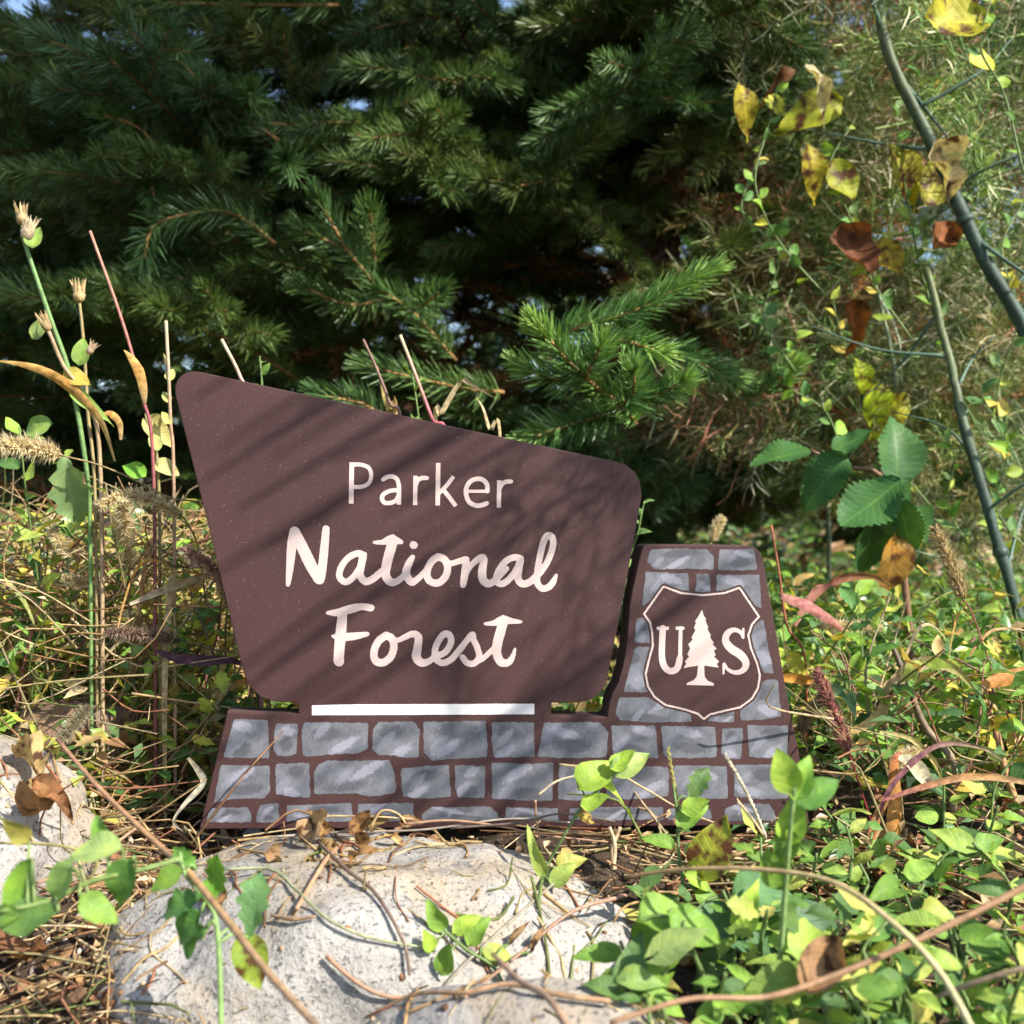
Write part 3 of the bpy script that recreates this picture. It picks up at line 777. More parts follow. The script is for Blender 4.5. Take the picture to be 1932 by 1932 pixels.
# ------------------------------------------------------------------ spruce
def needles(path, n_per_m=1900, ln=0.023, col=(0.030, 0.075, 0.038), wid=0.0016, rg=RNG, tipc=None, a0=62, a1=28):
    path = np.asarray(path, float)
    seg = np.linalg.norm(np.diff(path, axis=0), axis=1); s = np.concatenate([[0], np.cumsum(seg)]); L = s[-1]
    n = int(L * n_per_m) + 26
    u = np.sort(np.concatenate([rg.uniform(0.03, 1.0, n - 26), np.full(26, 1.0)]))
    P = np.stack([np.interp(u * L, s, path[:, i]) for i in range(3)], -1)
    P2 = np.stack([np.interp(np.clip(u * L + 0.004, 0, L), s, path[:, i]) for i in range(3)], -1)
    P1 = np.stack([np.interp(np.clip(u * L - 0.004, 0, L), s, path[:, i]) for i in range(3)], -1)
    T = nrm(P2 - P1)
    A = nrm(np.cross(T, V3(0.3, 0.2, 0.93))); B = np.cross(T, A)
    phi = rg.uniform(0, 2 * np.pi, n)
    R = A * np.cos(phi)[:, None] + B * np.sin(phi)[:, None]
    R = nrm(R + V3(0, 0, 0.25))
    a = np.radians(np.interp(u, [0, 0.7, 1.0], [a0, a0 - 10, a1]) + rg.normal(0, 9, n))
    D = nrm(T * np.cos(a)[:, None] + R * np.sin(a)[:, None])
    l = ln * rg.uniform(0.75, 1.15, n) * np.interp(u, [0, 0.12, 0.85, 1], [0.7, 1, 1, 0.8])
    D2 = nrm(D + T * 0.35)
    W = nrm(np.cross(D, rg.normal(0, 1, (n, 3)))) * (wid * rg.uniform(0.8, 1.2, n))[:, None]
    M = P + D * (l * 0.5)[:, None]; E = M + D2 * (l * 0.5)[:, None]
    v = np.stack([P - W * 0.35, P + W * 0.35, M - W * 0.5, M + W * 0.5, E - W * 0.16, E + W * 0.16], 1).reshape(-1, 3)
    o = np.arange(n)[:, None] * 6
    f = (o[:, :, None] + np.array([[0, 1, 3], [0, 3, 2], [2, 3, 5], [2, 5, 4]])[None]).reshape(-1, 3)
    c = np.array(col)[None] * rg.uniform(0.65, 1.4, (n, 1)) * np.array([1, 1, 1])
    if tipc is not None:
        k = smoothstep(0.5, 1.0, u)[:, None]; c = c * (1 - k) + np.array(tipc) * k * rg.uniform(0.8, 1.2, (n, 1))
    return v, f, np.repeat(c, 6, 0)

TWIGC = np.array([(0.20, 0.115, 0.05), (0.30, 0.17, 0.07)])
SPRUCE_C = [(0.100, 0.165, 0.050), (0.080, 0.155, 0.062), (0.125, 0.170, 0.048)]
DEAD_C = (0.24, 0.12, 0.05)

def bough_arrays(seed, L=0.42, dead=False, dens=1.0):
    rg = np.random.default_rng(seed)
    tw, nd = [], []
    col = DEAD_C if dead else SPRUCE_C[seed % 3]
    def sh(path, r0, needles_on=True, ln=0.023):
        tw.append(tube(path, [r0, r0 * 0.55], 5, TWIGC if not dead else TWIGC * 0.55))
        if needles_on:
            nd.append(needles(path, (650 if dead else 2100) * dens, ln * (0.8 if dead else 1.28), col, 0.0016, rg))
    s = np.linspace(0, 1, 9)
    main = np.stack([s * L, 0.03 * np.sin(s * 3 + seed), 0.05 * s - 0.10 * s ** 2], -1)
    sh(main, 0.0028)
    k = 0
    for x in np.linspace(0.16, 0.93, 9 if not dead else 6):
        p = np.array([np.interp(x, s, main[:, i]) for i in range(3)])
        sd = 1 if k % 2 else -1; k += 1
        ang = math.radians(rg.uniform(38, 62)) * sd
        l = L * (0.52 - 0.34 * x) * rg.uniform(0.75, 1.2)
        q = np.linspace(0, 1, 6)
        sag = rg.uniform(-0.25, 0.12)
        sidep = p + np.stack([q * l * math.cos(ang), q * l * math.sin(ang), sag * l * q ** 1.6], -1)
        sh(sidep, 0.0017)
        if l > 0.09:
            for y in (0.4, 0.68):
                pp = np.array([np.interp(y, q, sidep[:, i]) for i in range(3)])
                a2 = ang + math.radians(rg.uniform(35, 55)) * (1 if rg.random() > 0.5 else -1)
                l2 = l * rg.uniform(0.35, 0.55)
                e = pp + np.stack([q * l2 * math.cos(a2), q * l2 * math.sin(a2), rg.uniform(-0.3, 0.15) * l2 * q], -1)
                sh(e, 0.0013)
    return cat(tw), cat(nd)

BOUGH = []
for sd in range(6):
    t_, n_ = bough_arrays(sd)
    BOUGH.append((make_mesh('bough', *t_, M_twig), make_mesh('needles', *n_, M_needle)))
DEADB = []
for sd in range(20, 23):
    t_, n_ = bough_arrays(sd, dead=True)
    DEADB.append((make_mesh('bough', *t_, M_twig), make_mesh('needles', *n_, M_needle)))

TRUNK = V3(0.30, 1.95, 0)
spruce = thing('spruce_tree', 'dark green spruce tree with drooping needled boughs filling the background behind the sign', 'tree', tuple(TRUNK))
zz = np.linspace(-0.1, 4.2, 16)
tp = np.stack([0.02 * np.sin(zz * 2), 0.03 * np.cos(zz * 1.4), zz], -1)
link('trunk', make_mesh('trunk', *tube(tp, [0.10, 0.045], 14, (0.10, 0.065, 0.045), 0.3), M_bark), spruce)

def place_bough(pos, d, roll, scale, dead=False):
    lst = DEADB if dead else BOUGH
    tm, nm = lst[RNG.integers(len(lst))]
    d = nrm(d); up = V3(0, 0, 1.0)
    s = nrm(np.cross(up, d)); n = np.cross(d, s)
    c_, s_ = math.cos(roll), math.sin(roll)
    s2 = s * c_ + n * s_; n2 = -s * s_ + n * c_
    M = np.eye(4); M[:3, 0] = d * scale; M[:3, 1] = s2 * scale; M[:3, 2] = n2 * scale; M[:3, 3] = np.asarray(pos) - TRUNK
    b = link('bough', tm, spruce, Matrix(M.tolist()))
    link('needles', nm, b)
    return b

def outward(p, down=0.0, spread=0.35):
    d = nrm(np.array([p[0] - TRUNK[0], p[1] - TRUNK[1], 0]))
    return nrm(d + np.array([RNG.normal(0, spread), RNG.normal(0, spread * 0.6), RNG.normal(down, 0.25)]))

# hung boughs, front to back; (px, py) is the bough's middle in the frame
def layer(n, x0, x1, y0, y1, d0, d1, sc0, sc1, dead_p=0.0, down=0.0, reject=None, zmin=0.16):
    k = 0; tries = 0
    while k < n and tries < n * 8:
        tries += 1
        gx_, gy_ = RNG.uniform(x0, x1), RNG.uniform(y0, y1)
        if reject is not None and reject(gx_, gy_): continue
        p = unp(gx_, gy_, RNG.uniform(d0, d1))
        if p[2] < zmin: continue
        sc = RNG.uniform(sc0, sc1)
        d = outward(p, down)
        place_bough(p - d * 0.22 * sc, d, RNG.uniform(-0.6, 0.6), sc, RNG.random() < dead_p)
        k += 1
rej_front = lambda x, y: (x > 1150 and y > 300) or (x > 900 and y > 560)
layer(34, -80, 1250, -60, 760, 0.55, 0.85, 0.75, 1.0, 0.0, 0.1, rej_front)
layer(42, -100, 1500, -80, 820, 0.85, 1.35, 0.9, 1.25, 0.12, 0.0)
layer(30, -100, 1500, -40, 900, 1.35, 1.9, 1.0, 1.4, 0.6, -0.1)
layer(22, 620, 1400, 200, 760, 0.9, 1.35, 0.8, 1.1, 1.0, 0.0)
layer(16, 950, 1420, 40, 600, 0.8, 1.15, 0.8, 1.05, 0.15, 0.0)
layer(22, -100, 2000, 0, 880, 2.0, 2.8, 1.3, 1.9, 0.3, -0.1)
layer(26, -100, 1100, 780, 985, 0.75, 1.5, 0.8, 1.1, 0.25, 0.0, None, 0.05)
layer(22, 1000, 1960, 820, 960, 1.5, 2.4, 0.9, 1.3, 0.35, 0.0, None, 0.05)
layer(26, 1380, 2020, -60, 820, 1.25, 1.9, 1.0, 1.4, 0.15, 0.0)
layer(5, 900, 1060, 40, 200, 0.95, 1.2, 0.9, 1.1)
layer(13, 860, 1400, -20, 430, 0.6, 0.85, 0.75, 1.0, 0.08)
# the same tree's higher boughs, overhanging and shading the ones in view
for k in range(28):
    p = V3(RNG.uniform(-0.75, 0.75), RNG.uniform(0.3, 1.7), RNG.uniform(1.28, 2.2))
    if p[0] > 0.4 and p[1] < 0.8 or p[2] < 0.35 + 0.46 * (p[1] + 0.73): continue
    place_bough(p, outward(p, -0.05), RNG.uniform(-0.4, 0.4), RNG.uniform(1.4, 2.1))
# dead inner twigs
for k in range(26):
    a = RNG.uniform(2.4, 6.2); z = RNG.uniform(0.15, 1.3)
    p0 = V3(0.03 * math.cos(a), 0.03 * math.sin(a), z)
    e = p0 + V3(math.cos(a), math.sin(a), RNG.uniform(-0.3, 0.4)) * RNG.uniform(0.5, 1.1)
    m_ = (p0 + e) / 2 + RNG.normal(0, 0.04, 3)
    link('dead_branch', make_mesh('dead_branch', *tube(smooth([p0, m_, e], 6), [0.011, 0.003], 6, (0.14, 0.10, 0.075), 0.25), M_twig), spruce)

# the shoots that read singly in the photo: twig path in the frame, depth, tip colour
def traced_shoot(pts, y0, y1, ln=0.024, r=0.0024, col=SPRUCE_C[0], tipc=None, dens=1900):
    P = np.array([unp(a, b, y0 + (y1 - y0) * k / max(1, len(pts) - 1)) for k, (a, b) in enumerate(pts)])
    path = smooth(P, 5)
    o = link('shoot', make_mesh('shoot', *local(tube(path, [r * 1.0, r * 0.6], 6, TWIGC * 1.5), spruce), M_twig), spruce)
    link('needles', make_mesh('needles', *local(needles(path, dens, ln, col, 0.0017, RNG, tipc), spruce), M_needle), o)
DK = (0.095, 0.175, 0.060)
for pts in ([(680, 262), (560, 238), (440, 212), (315, 95)], [(240, 250), (150, 130), (0, 30)], [(640, 10), (420, 8), (210, 0)], [(525, 265), (420, 190), (375, 150), (312, 92)], [(330, 330), (270, 248), (195, 215)],
            [(735, 560), (660, 480), (565, 430)], [(715, 545), (655, 470), (600, 375)], [(708, 500), (702, 440), (698, 395)], [(860, 680), (780, 590), (715, 545)], [(745, 560), (660, 575), (570, 540)],
            [(560, 330), (545, 310), (540, 300)], [(770, 590), (800, 575), (830, 550)], [(440, 220), (470, 190), (475, 170)], [(520, 460), (430, 400), (300, 420), (270, 490)], [(180, 280), (270, 300), (290, 370)], [(950, 740), (860, 730), (690, 690)], [(760, 850), (700, 770), (600, 745)]):
    y = RNG.uniform(0.40, 0.55)
    traced_shoot(pts, y + 0.08, y, 0.032, 0.0024, DK, (0.08, 0.16, 0.05), 2300)
LIT, LITT = (0.12, 0.24, 0.075), (0.25, 0.40, 0.11)  # sunlight on this sprig is put into brighter needle and tip colours
for pts, ya, yb in (([(1040, 640), (1100, 615), (1200, 585), (1340, 510)], 0.36, 0.30), ([(1130, 735), (1080, 690), (1040, 645), (1010, 612)], 0.30, 0.25), ([(1105, 715), (1120, 680), (1136, 650)], 0.29, 0.25), ([(1125, 720), (1040, 712), (985, 690)], 0.30, 0.29),
                    ([(1160, 640), (1200, 650), (1245, 665)], 0.30, 0.27), ([(1165, 770), (1195, 740), (1195, 700)], 0.30, 0.25), ([(1180, 770), (1250, 740), (1290, 720)], 0.31, 0.27), ([(1200, 800), (1170, 760), (1105, 720)], 0.36, 0.30), ([(1190, 770), (1080, 800), (990, 830)], 0.36, 0.30), ([(1250, 650), (1330, 690), (1400, 720)], 0.45, 0.48),
                    ([(1400, 760), (1450, 730), (1500, 690)], 0.5, 0.46)):
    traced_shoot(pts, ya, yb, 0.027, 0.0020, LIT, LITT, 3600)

# ------------------------------------------------------------------ shrubs far behind the spruce
def scatter_leaves(n, xr, yr, zf, size, cols, flat=0.4, aspect=0.55, rg=RNG):
    x = rg.uniform(*xr, n); y = rg.uniform(*yr, n); z = zf(x, y, n)
    P = np.stack([x, y, z], -1)
    d = nrm(rg.normal(0, 1, (n, 3)) * V3(1, 1, flat)); up = nrm(rg.normal(0, 0.6, (n, 3)) + V3(0, -0.2, 1.0))
    s = nrm(np.cross(d, up)); nn = np.cross(s, d)
    l = size * rg.uniform(0.5, 1.3, n)[:, None]
    w = l * aspect * rg.uniform(0.7, 1.2, (n, 1))
    v = np.stack([P, P + d * l * 0.45 - s * w * 0.5 + nn * w * 0.15, P + d * l * 0.5 - nn * l * 0.03, P + d * l * 0.45 + s * w * 0.5 + nn * w * 0.15, P + d * l - nn * l * 0.15], 1).reshape(-1, 3)
    o = np.arange(n)[:, None] * 5
    f = (o[:, :, None] + np.array([[0, 2, 1], [0, 3, 2], [1, 2, 4], [2, 3, 4]])[None]).reshape(-1, 3)
    c = np.array(cols)[rg.integers(len(cols), size=n)] * rg.uniform(0.7, 1.3, (n, 1))
    return v, f, np.repeat(c, 5, 0)
BR = [(0.10, 0.20, 0.04), (0.16, 0.26, 0.06), (0.07, 0.14, 0.05), (0.24, 0.28, 0.10)]
sh = scatter_leaves(16000, (-5, 5), (5.0, 7.5), lambda x, y, n: RNG.uniform(0, 1, n) ** 1.25 * (1.9 + 0.5 * np.sin(x * 1.7) + 0.3 * np.sin(x * 4.1)), 0.16, BR)
tag(link('distant_shrubbery', make_mesh('distant_shrubbery', *sh, M_cover)), 'sunlit green shrubs glimpsed through gaps in the spruce', 'shrubs', None, 'stuff')

# ------------------------------------------------------------------ fennel-like feathery bush at the right
def frond_arrays(seed, L=0.17, cols=((0.10, 0.16, 0.075),), nthread=400, wid=0.0012):
    rg = np.random.default_rng(seed)
    tw, P0, P1 = [], [], []
    s = np.linspace(0, 1, 7)
    main = np.stack([s * L, 0.02 * np.sin(s * 2.5 + seed), 0.03 * s - 0.05 * s * s], -1)
    tw.append(tube(main, [0.0012, 0.0006], 4, cols[0]))
    subs = [(main, 1.0)]
    for k, x in enumerate(np.linspace(0.12, 0.9, 10)):
        p = np.array([np.interp(x, s, main[:, i]) for i in range(3)])
        l = L * (0.55 - 0.35 * x) * rg.uniform(0.7, 1.3)
        d = nrm(V3(1.0, (1 if k % 2 else -1) * rg.uniform(0.5, 1.4), rg.normal(0, 0.5)))
        b = p + s[:, None] * d * l + np.outer(s ** 2, rg.normal(0, 0.012, 3))
        tw.append(tube(b, [0.0008, 0.0004], 3, cols[0]))
        subs.append((b, 0.8))
    for i in range(nthread):
        path, q = subs[rg.integers(len(subs))]
        x = rg.uniform(0.1, 1.0)
        p = np.array([np.interp(x, s, path[:, j]) for j in range(3)])
        d = nrm(nrm(path[-1] - path[0]) * rg.uniform(0.2, 1.0) + rg.normal(0, 0.6, 3))
        P0.append(p); P1.append(p + d * rg.uniform(0.012, 0.036))
    P0, P1 = np.array(P0), np.array(P1); n = len(P0)
    D = nrm(P1 - P0); W = nrm(np.cross(D, rg.normal(0, 1, (n, 3)))) * (wid * rg.uniform(0.6, 1.3, n))[:, None]
    Mx = (P0 + P1) / 2 + rg.normal(0, 0.002, (n, 3))
    v = np.stack([P0 - W / 2, P0 + W / 2, Mx - W / 2, Mx + W / 2, P1 - W / 4, P1 + W / 4], 1).reshape(-1, 3)
    o = np.arange(n)[:, None] * 6
    f = (o[:, :, None] + np.array([[0, 1, 3], [0, 3, 2], [2, 3, 5], [2, 5, 4]])[None]).reshape(-1, 3)
    c = np.repeat(np.array(cols)[rg.integers(len(cols), size=n)] * rg.uniform(0.6, 1.4, (n, 1)), 6, 0)
    return cat(tw + [(v, f, c)])
FR_G = ((0.17, 0.29, 0.09), (0.24, 0.34, 0.13), (0.09, 0.17, 0.055), (0.12, 0.22, 0.07), (0.54, 0.56, 0.38))  # the palest tone paints sun glints onto some threads
FR_T = ((0.28, 0.25, 0.14), (0.19, 0.23, 0.09), (0.50, 0.46, 0.32), (0.14, 0.20, 0.07))
FR_R = ((0.38, 0.15, 0.10), (0.28, 0.18, 0.10), (0.46, 0.27, 0.18), (0.20, 0.22, 0.09))
FROND = {k: [make_mesh('frond', *frond_arrays(s0 + i, cols=c), M_fennel) for i in range(3)] for k, s0, c in (('g', 40, FR_G), ('t', 50, FR_T), ('r', 60, FR_R))}

def fennel(label, stalks, fronds, rad=0.007, group='feathery fennel stalks at the right'):
    root = thing('fennel_plant', label, 'plant', tuple(stalks[0][0]), group)
    for pts, r, c in [(s_[0:-2], s_[-2], s_[-1]) for s_ in [list(a) for a in stalks]]:
        path = smooth(pts, 7); path = path + np.cumsum(RNG.normal(0, 0.0006, path.shape), 0)
        link('stalk', make_mesh('stalk', *local(tube(path, np.linspace(r, r * 0.5, len(path)) * RNG.uniform(0.90, 1.10, len(path)), 12, np.array([np.array(c), np.array(c) * 1.1, (0.16, 0.19, 0.07)]), 0.45), root), M_stem), root)
        for q in (0.45,):        # a joint
            i = int(q * (len(path) - 2)); d = path[i + 1] - path[i]
            link('joint', make_mesh('joint', *local(tube([path[i] - d * 0.2, path[i], path[i] + d * 0.2], [r * 0.97, r * 1.08, r * 0.97], 10, np.array(c) * 1.25), root), M_stem), root)
        for q in np.linspace(0.25, 0.95, 9):        # side twigs that carry the fronds
            i = int(q * (len(path) - 2)); d = nrm(RNG.normal(0, 1, 3) * V3(1, 0.6, 0.5) + V3(0, 0, 0.5))
            e2 = path[i] + d * RNG.uniform(0.06, 0.18); m2 = (path[i] + e2) / 2 + RNG.normal(0, 0.008, 3)
            link('side_twig', make_mesh('side_twig', *local(tube(smooth([path[i], m2, e2], 5), [r * 0.3, 0.0006], 5, np.array(c) * 2.2, 0.3), root), M_stem), root)
    for (p, kind, sc) in fronds:
        d = nrm(RNG.normal(0, 1, 3) * V3(1, 0.7, 0.8) + V3(-0.1, -0.3, 0.1))
        me = FROND[kind][RNG.integers(3)]
        up = nrm(RNG.normal(0, 1, 3)); s = nrm(np.cross(up, d)); n = np.cross(d, s)
        M = np.eye(4); M[:3, 0] = d * sc; M[:3, 1] = s * sc; M[:3, 2] = n * sc; M[:3, 3] = p - np.array(root.location)
        link('frond', me, root, Matrix(M.tolist()))
    return root

DKST = (0.045, 0.075, 0.055)
def fr_region(n, x0, x1, y0, y1, d0, d1, kinds, sc=(0.8, 1.3)):
    out = []
    for k in range(n):
        ax, ay = RNG.uniform(x0, x1), RNG.uniform(y0, y1)
        if ax < 1470 and ay > 330: ax += 110
        p = unp(ax, ay, RNG.uniform(d0, d1))
        out.append((p, kinds[RNG.integers(len(kinds))], RNG.uniform(*sc)))
    return out
def stalk_px(pts, y0, y1, r, c, to_ground=True):
    P = [unp(a, b, y0 + (y1 - y0) * k / max(1, len(pts) - 1)) for k, (a, b) in enumerate(pts)]
    if to_ground:
        P = [ground_pt(P[0][0] + 0.01, P[0][1] + 0.02)] + P
    return [*P, r, c]
fennel('tall feathery fennel with a thick dark stalk leaning left across the upper right corner', [stalk_px([(1975, 770), (1840, 455), (1757, 262), (1680, 90), (1655, -60)], 0.42, 0.40, 0.0088, DKST)],
       fr_region(20, 1600, 1960, -60, 420, 0.45, 0.8, 'tgtgrg') + fr_region(26, 1420, 2000, -60, 520, 0.85, 1.25, 'ggg') + fr_region(12, 1400, 1960, 0, 500, 0.5, 0.8, 'g') + fr_region(10, 1380, 1640, -40, 300, 0.5, 0.85, 'gt'))
fennel('feathery fennel whose dark stalk rises at the right edge from the weeds', [stalk_px([(1960, 1330), (1890, 1080), (1820, 830), (1790, 700), (1740, 500)], 0.36, 0.44, 0.0072, DKST)],
       fr_region(22, 1650, 1960, 400, 800, 0.6, 0.9, 'trgt') + fr_region(20, 1480, 2000, 420, 900, 0.85, 1.25, 'ggg'))
fennel('pale thin fennel stalk among reddish feathery leaves, middle right', [stalk_px([(1700, 1000), (1690, 760), (1665, 600), (1640, 480)], 0.62, 0.60, 0.0035, (0.24, 0.28, 0.20))],
       fr_region(30, 1390, 1700, 480, 860, 0.62, 0.95, 'trgtr') + fr_region(26, 1480, 1960, 80, 900, 0.55, 0.9, 'gtrgg'))
fennel('grey green feathery fennel reaching up to the top edge beside the spruce', [stalk_px([(1560, 900), (1530, 500), (1500, 200), (1480, -40)], 0.9, 0.85, 0.004, (0.15, 0.19, 0.11))],
       fr_region(24, 1380, 1680, -40, 520, 0.7, 1.1, 'ggt') + fr_region(8, 1700, 1960, 600, 1000, 0.7, 1.0, 'gt'))
# its neighbour stands just outside the picture on the right and throws the slanting shadows over the sign
out_root = fennel('feathery fennel clump standing just past the right edge of the picture', [[ground_pt(0.62, -0.12), V3(0.60, -0.2, 0.35), V3(0.64, -0.26, 0.8), V3(0.6, -0.3, 1.2), 0.006, DKST], [ground_pt(0.7, -0.2), V3(0.74, -0.28, 0.4), V3(0.70, -0.33, 0.9), V3(0.75, -0.36, 1.25), 0.006, DKST]], [])
k = 0
while k < 4:
    t = RNG.uniform(0.5, 1.0)
    q = V3(RNG.uniform(-0.18, 0.16), 0, RNG.uniform(0.0, 0.34)) + np.array(SUN) * t
    if abs(q[0]) < 0.47 * (q[1] - CAM_Y) + 0.10 and q[2] < CAM_Z + 0.47 * (q[1] - CAM_Y) + 0.10: continue
    d = nrm(RNG.normal(0, 1, 3)); up = nrm(RNG.normal(0, 1, 3)); s = nrm(np.cross(up, d)); n = np.cross(d, s)
    sc = RNG.uniform(0.6, 0.95)
    M = np.eye(4); M[:3, 0] = d * sc; M[:3, 1] = s * sc; M[:3, 2] = n * sc; M[:3, 3] = q - d * 0.07 - np.array(out_root.location)
    link('frond', FROND['tg'[k % 2]][RNG.integers(3)], out_root, Matrix(M.tolist()))
    k += 1

for k in range(34):  # unseen stalks added off frame, leaned so their shadows streak the sign
    e_ = nrm(V3(0.80, RNG.normal(0, 0.06), RNG.uniform(0.50, 0.66)))
    t = RNG.uniform(0.85, 1.3)
    c_ = V3(RNG.uniform(-0.16, 0.16), 0, RNG.uniform(0.0, 0.32)) + np.array(SUN) * t
    l = RNG.uniform(0.10, 0.22)
    ends = [c_ - e_ * l, c_ + RNG.normal(0, 0.004, 3), c_ + e_ * l]
    q = ends[0]
    if abs(q[0]) < 0.47 * (q[1] - CAM_Y) + 0.03 and q[2] < CAM_Z + 0.47 * (q[1] - CAM_Y) + 0.03: continue
    link('shadow_stalk', make_mesh('shadow_stalk', *local(tube(smooth(ends, 5), [0.001, RNG.uniform(0.0016, 0.0032), 0.0008], 6, DKST), out_root), M_stem), out_root)

# ------------------------------------------------------------------ vines and yellow leaves climbing in the fennel
def vine_px(label, pts, y, kind='arrow', size=0.02, spacing=0.02, colors=GREENS, cat_='vine', extra=(), **kw):
    P = [unp(a, b, y + 0.01 * math.sin(k * 1.9)) for k, (a, b) in enumerate(pts)]
    return leafy_plant('climbing_vine', label, cat_, [P], kind, size, spacing, colors, 'vines climbing through the fennel', extra=extra, up=(0, -1.0, 0.5), **kw)
def px_leaf(kind, px, py, y, dpx, dpy, size_px, c, up=(0.1, -1.0, 0.35), dy=0.0):
    d = (y - CAM_Y)
    return (kind, unp(px, py, y), nrm(V3(dpx, dy, -dpy)), np.array(up), size_px / F * d, np.array(c))
YL, YG, GB = (0.48, 0.42, 0.05), (0.36, 0.42, 0.05), (0.09, 0.20, 0.05)
vine_px('vine of small leaves with large yellow brown spotted leaves in the upper right', [(1560, 560), (1480, 470), (1440, 400), (1425, 330), (1450, 240), (1465, 170)], 0.38, 'oval', 0.017, 0.016, GREENS + YELLOWS[:1],
        extra=[px_leaf('spotted', 1400, 175, 0.38, 30, 110, 84, YL), px_leaf('spotted', 1440, 185, 0.39, 55, 30, 60, (0.42, 0.52, 0.06)), px_leaf('spotted', 1590, 190, 0.42, -110, 40, 130, YG), px_leaf('spotted', 1530, 290, 0.40, 25, 110, 90, YL), px_leaf('spotted', 1570, 300, 0.43, 25, 70, 90, YG),
               px_leaf('withered', 1585, 425, 0.40, 25, 90, 110, (0.13, 0.05, 0.025)), px_leaf('withered', 1500, 130, 0.42, -70, 50, 80, (0.16, 0.08, 0.04)), px_leaf('withered', 1520, 120, 0.37, 80, 90, 110, (0.55, 0.50, 0.36))])
vine_px('vine with a big yellow leaf at the very top right corner', [(1932, 330), (1895, 180), (1850, 90), (1870, 0), (1880, -40)], 0.30, 'oval', 0.02, 0.03, GREENS, extra=[px_leaf('spotted', 1870, 40, 0.30, -110, 10, 135, (0.50, 0.50, 0.05)), px_leaf('oval', 1875, 10, 0.32, -30, -70, 90, (0.40, 0.42, 0.08)), px_leaf('oval', 1830, 95, 0.33, 40, 40, 60, (0.42, 0.46, 0.07))])
vine_px('vine with spotted yellow leaves hanging beside the thick fennel stalk', [(1800, 700), (1740, 520), (1720, 420), (1700, 300), (1690, 200)], 0.45, 'arrow', 0.02, 0.018, GREENS,
        extra=[px_leaf('spotted', 1690, 290, 0.44, 60, 90, 115, (0.46, 0.44, 0.06)), px_leaf('spotted', 1790, 300, 0.46, -60, 110, 110, (0.42, 0.42, 0.05)), px_leaf('withered', 1760, 270, 0.40, 40, 90, 110, (0.55, 0.48, 0.34)), px_leaf('spotted', 1660, 450, 0.46, 20, 50, 80, (0.45, 0.36, 0.05)), px_leaf('withered', 1800, 420, 0.45, -40, 50, 80, (0.25, 0.09, 0.03))])
vine_px('vine of glowing yellow green leaves lower down in the fennel', [(1760, 960), (1680, 860), (1640, 760), (1590, 640), (1570, 560)], 0.55, 'arrow', 0.022, 0.02, YELLOWS + GREENS[:3],
        extra=[px_leaf('spotted', 1620, 690, 0.52, 20, 40, 70, (0.45, 0.6, 0.04)), px_leaf('spotted', 1660, 720, 0.53, -10, 70, 90, (0.45, 0.62, 0.04)), px_leaf('spotted', 1700, 760, 0.53, -40, 50, 90, (0.50, 0.50, 0.05)), px_leaf('withered', 1600, 570, 0.5, 30, 60, 90, (0.28, 0.10, 0.03))])
vine_px('leafy vine winding up the right edge past the fennel stalks', [(1932, 900), (1880, 760), (1920, 600), (1890, 470), (1932, 380)], 0.42, 'oval', 0.022, 0.018, GREENS + YELLOWS)

for k, (lb, pts, y) in enumerate((('thin vine with small pale leaves left of the spotted leaves', [(1500, 700), (1440, 600), (1470, 480), (1400, 400), (1430, 300)], 0.42), ('dense green vine threading the middle of the fennel', [(1720, 640), (1640, 520), (1600, 400), (1560, 330), (1600, 240)], 0.44), ('green vine behind the thick stalk near the upper right', [(1900, 560), (1830, 430), (1860, 300), (1790, 200), (1720, 130)], 0.48),
                                  ('small leaved vine low in the fennel above the sapling', [(1600, 900), (1560, 780), (1480, 720), (1500, 640)], 0.45), ('yellowing vine at the right edge below the fork', [(1960, 1060), (1880, 960), (1900, 850), (1850, 740)], 0.40), ('trailing vine of round leaves beside the sapling', [(1860, 1080), (1790, 960), (1800, 860), (1760, 800)], 0.42))):
    vine_px(lb, pts, y, ['oval', 'ovate', 'arrow'][k % 3], RNG.uniform(0.018, 0.026), 0.011, GREENS + GREENS + YELLOWS[1:])

# ------------------------------------------------------------------ elm sapling with serrated leaves
def sapling():
    base = ground_pt(0.40, 0.36)
    root = thing('elm_sapling', 'young sapling with large dark serrated leaves right of the stone tower', 'sapling', tuple(base))
    stem = [base, unp(1700, 1050, 0.36), unp(1665, 905, 0.34), unp(1600, 880, 0.33), unp(1530, 850, 0.33)]
    link('stem', make_mesh('stem', *local(tube(smooth(stem, 7), [0.004, 0.0015], 7, (0.22, 0.12, 0.07)), root), M_stem), root)
    DG = (0.05, 0.135, 0.045)
    for (px, py, dx, dy, sz, y, up) in ((1690, 915, 15, -120, 150, 0.30, (0.3, -1, 0.4)), (1600, 865, -75, 60, 130, 0.29, (-0.3, -1, 0.5)), (1700, 905, -110, 95, 165, 0.27, (-0.2, -0.8, 0.8)), (1530, 850, -110, 18, 130, 0.33, (0, -0.5, 1)), (1660, 900, 70, 70, 130, 0.32, (0.3, -0.8, 0.5)), (1640, 985, 10, 100, 115, 0.33, (0.2, -1, 0.1)), (1700, 940, 10, 110, 120, 0.30, (-0.5, -0.8, 0.3)), (1570, 850, 50, -20, 90, 0.36, (0, -0.6, 1)), (1720, 960, 60, 60, 90, 0.38, (0.4, -0.8, 0.3))):
        k, p, d, u, s, c = px_leaf('serrate', px, py, y, dx, dy, sz * 0.9, DG, up)
        add_leaf(root, 'serrate', p, d, u, s, np.array(DG) * RNG.uniform(0.85, 1.25), 1.0)
sapling()

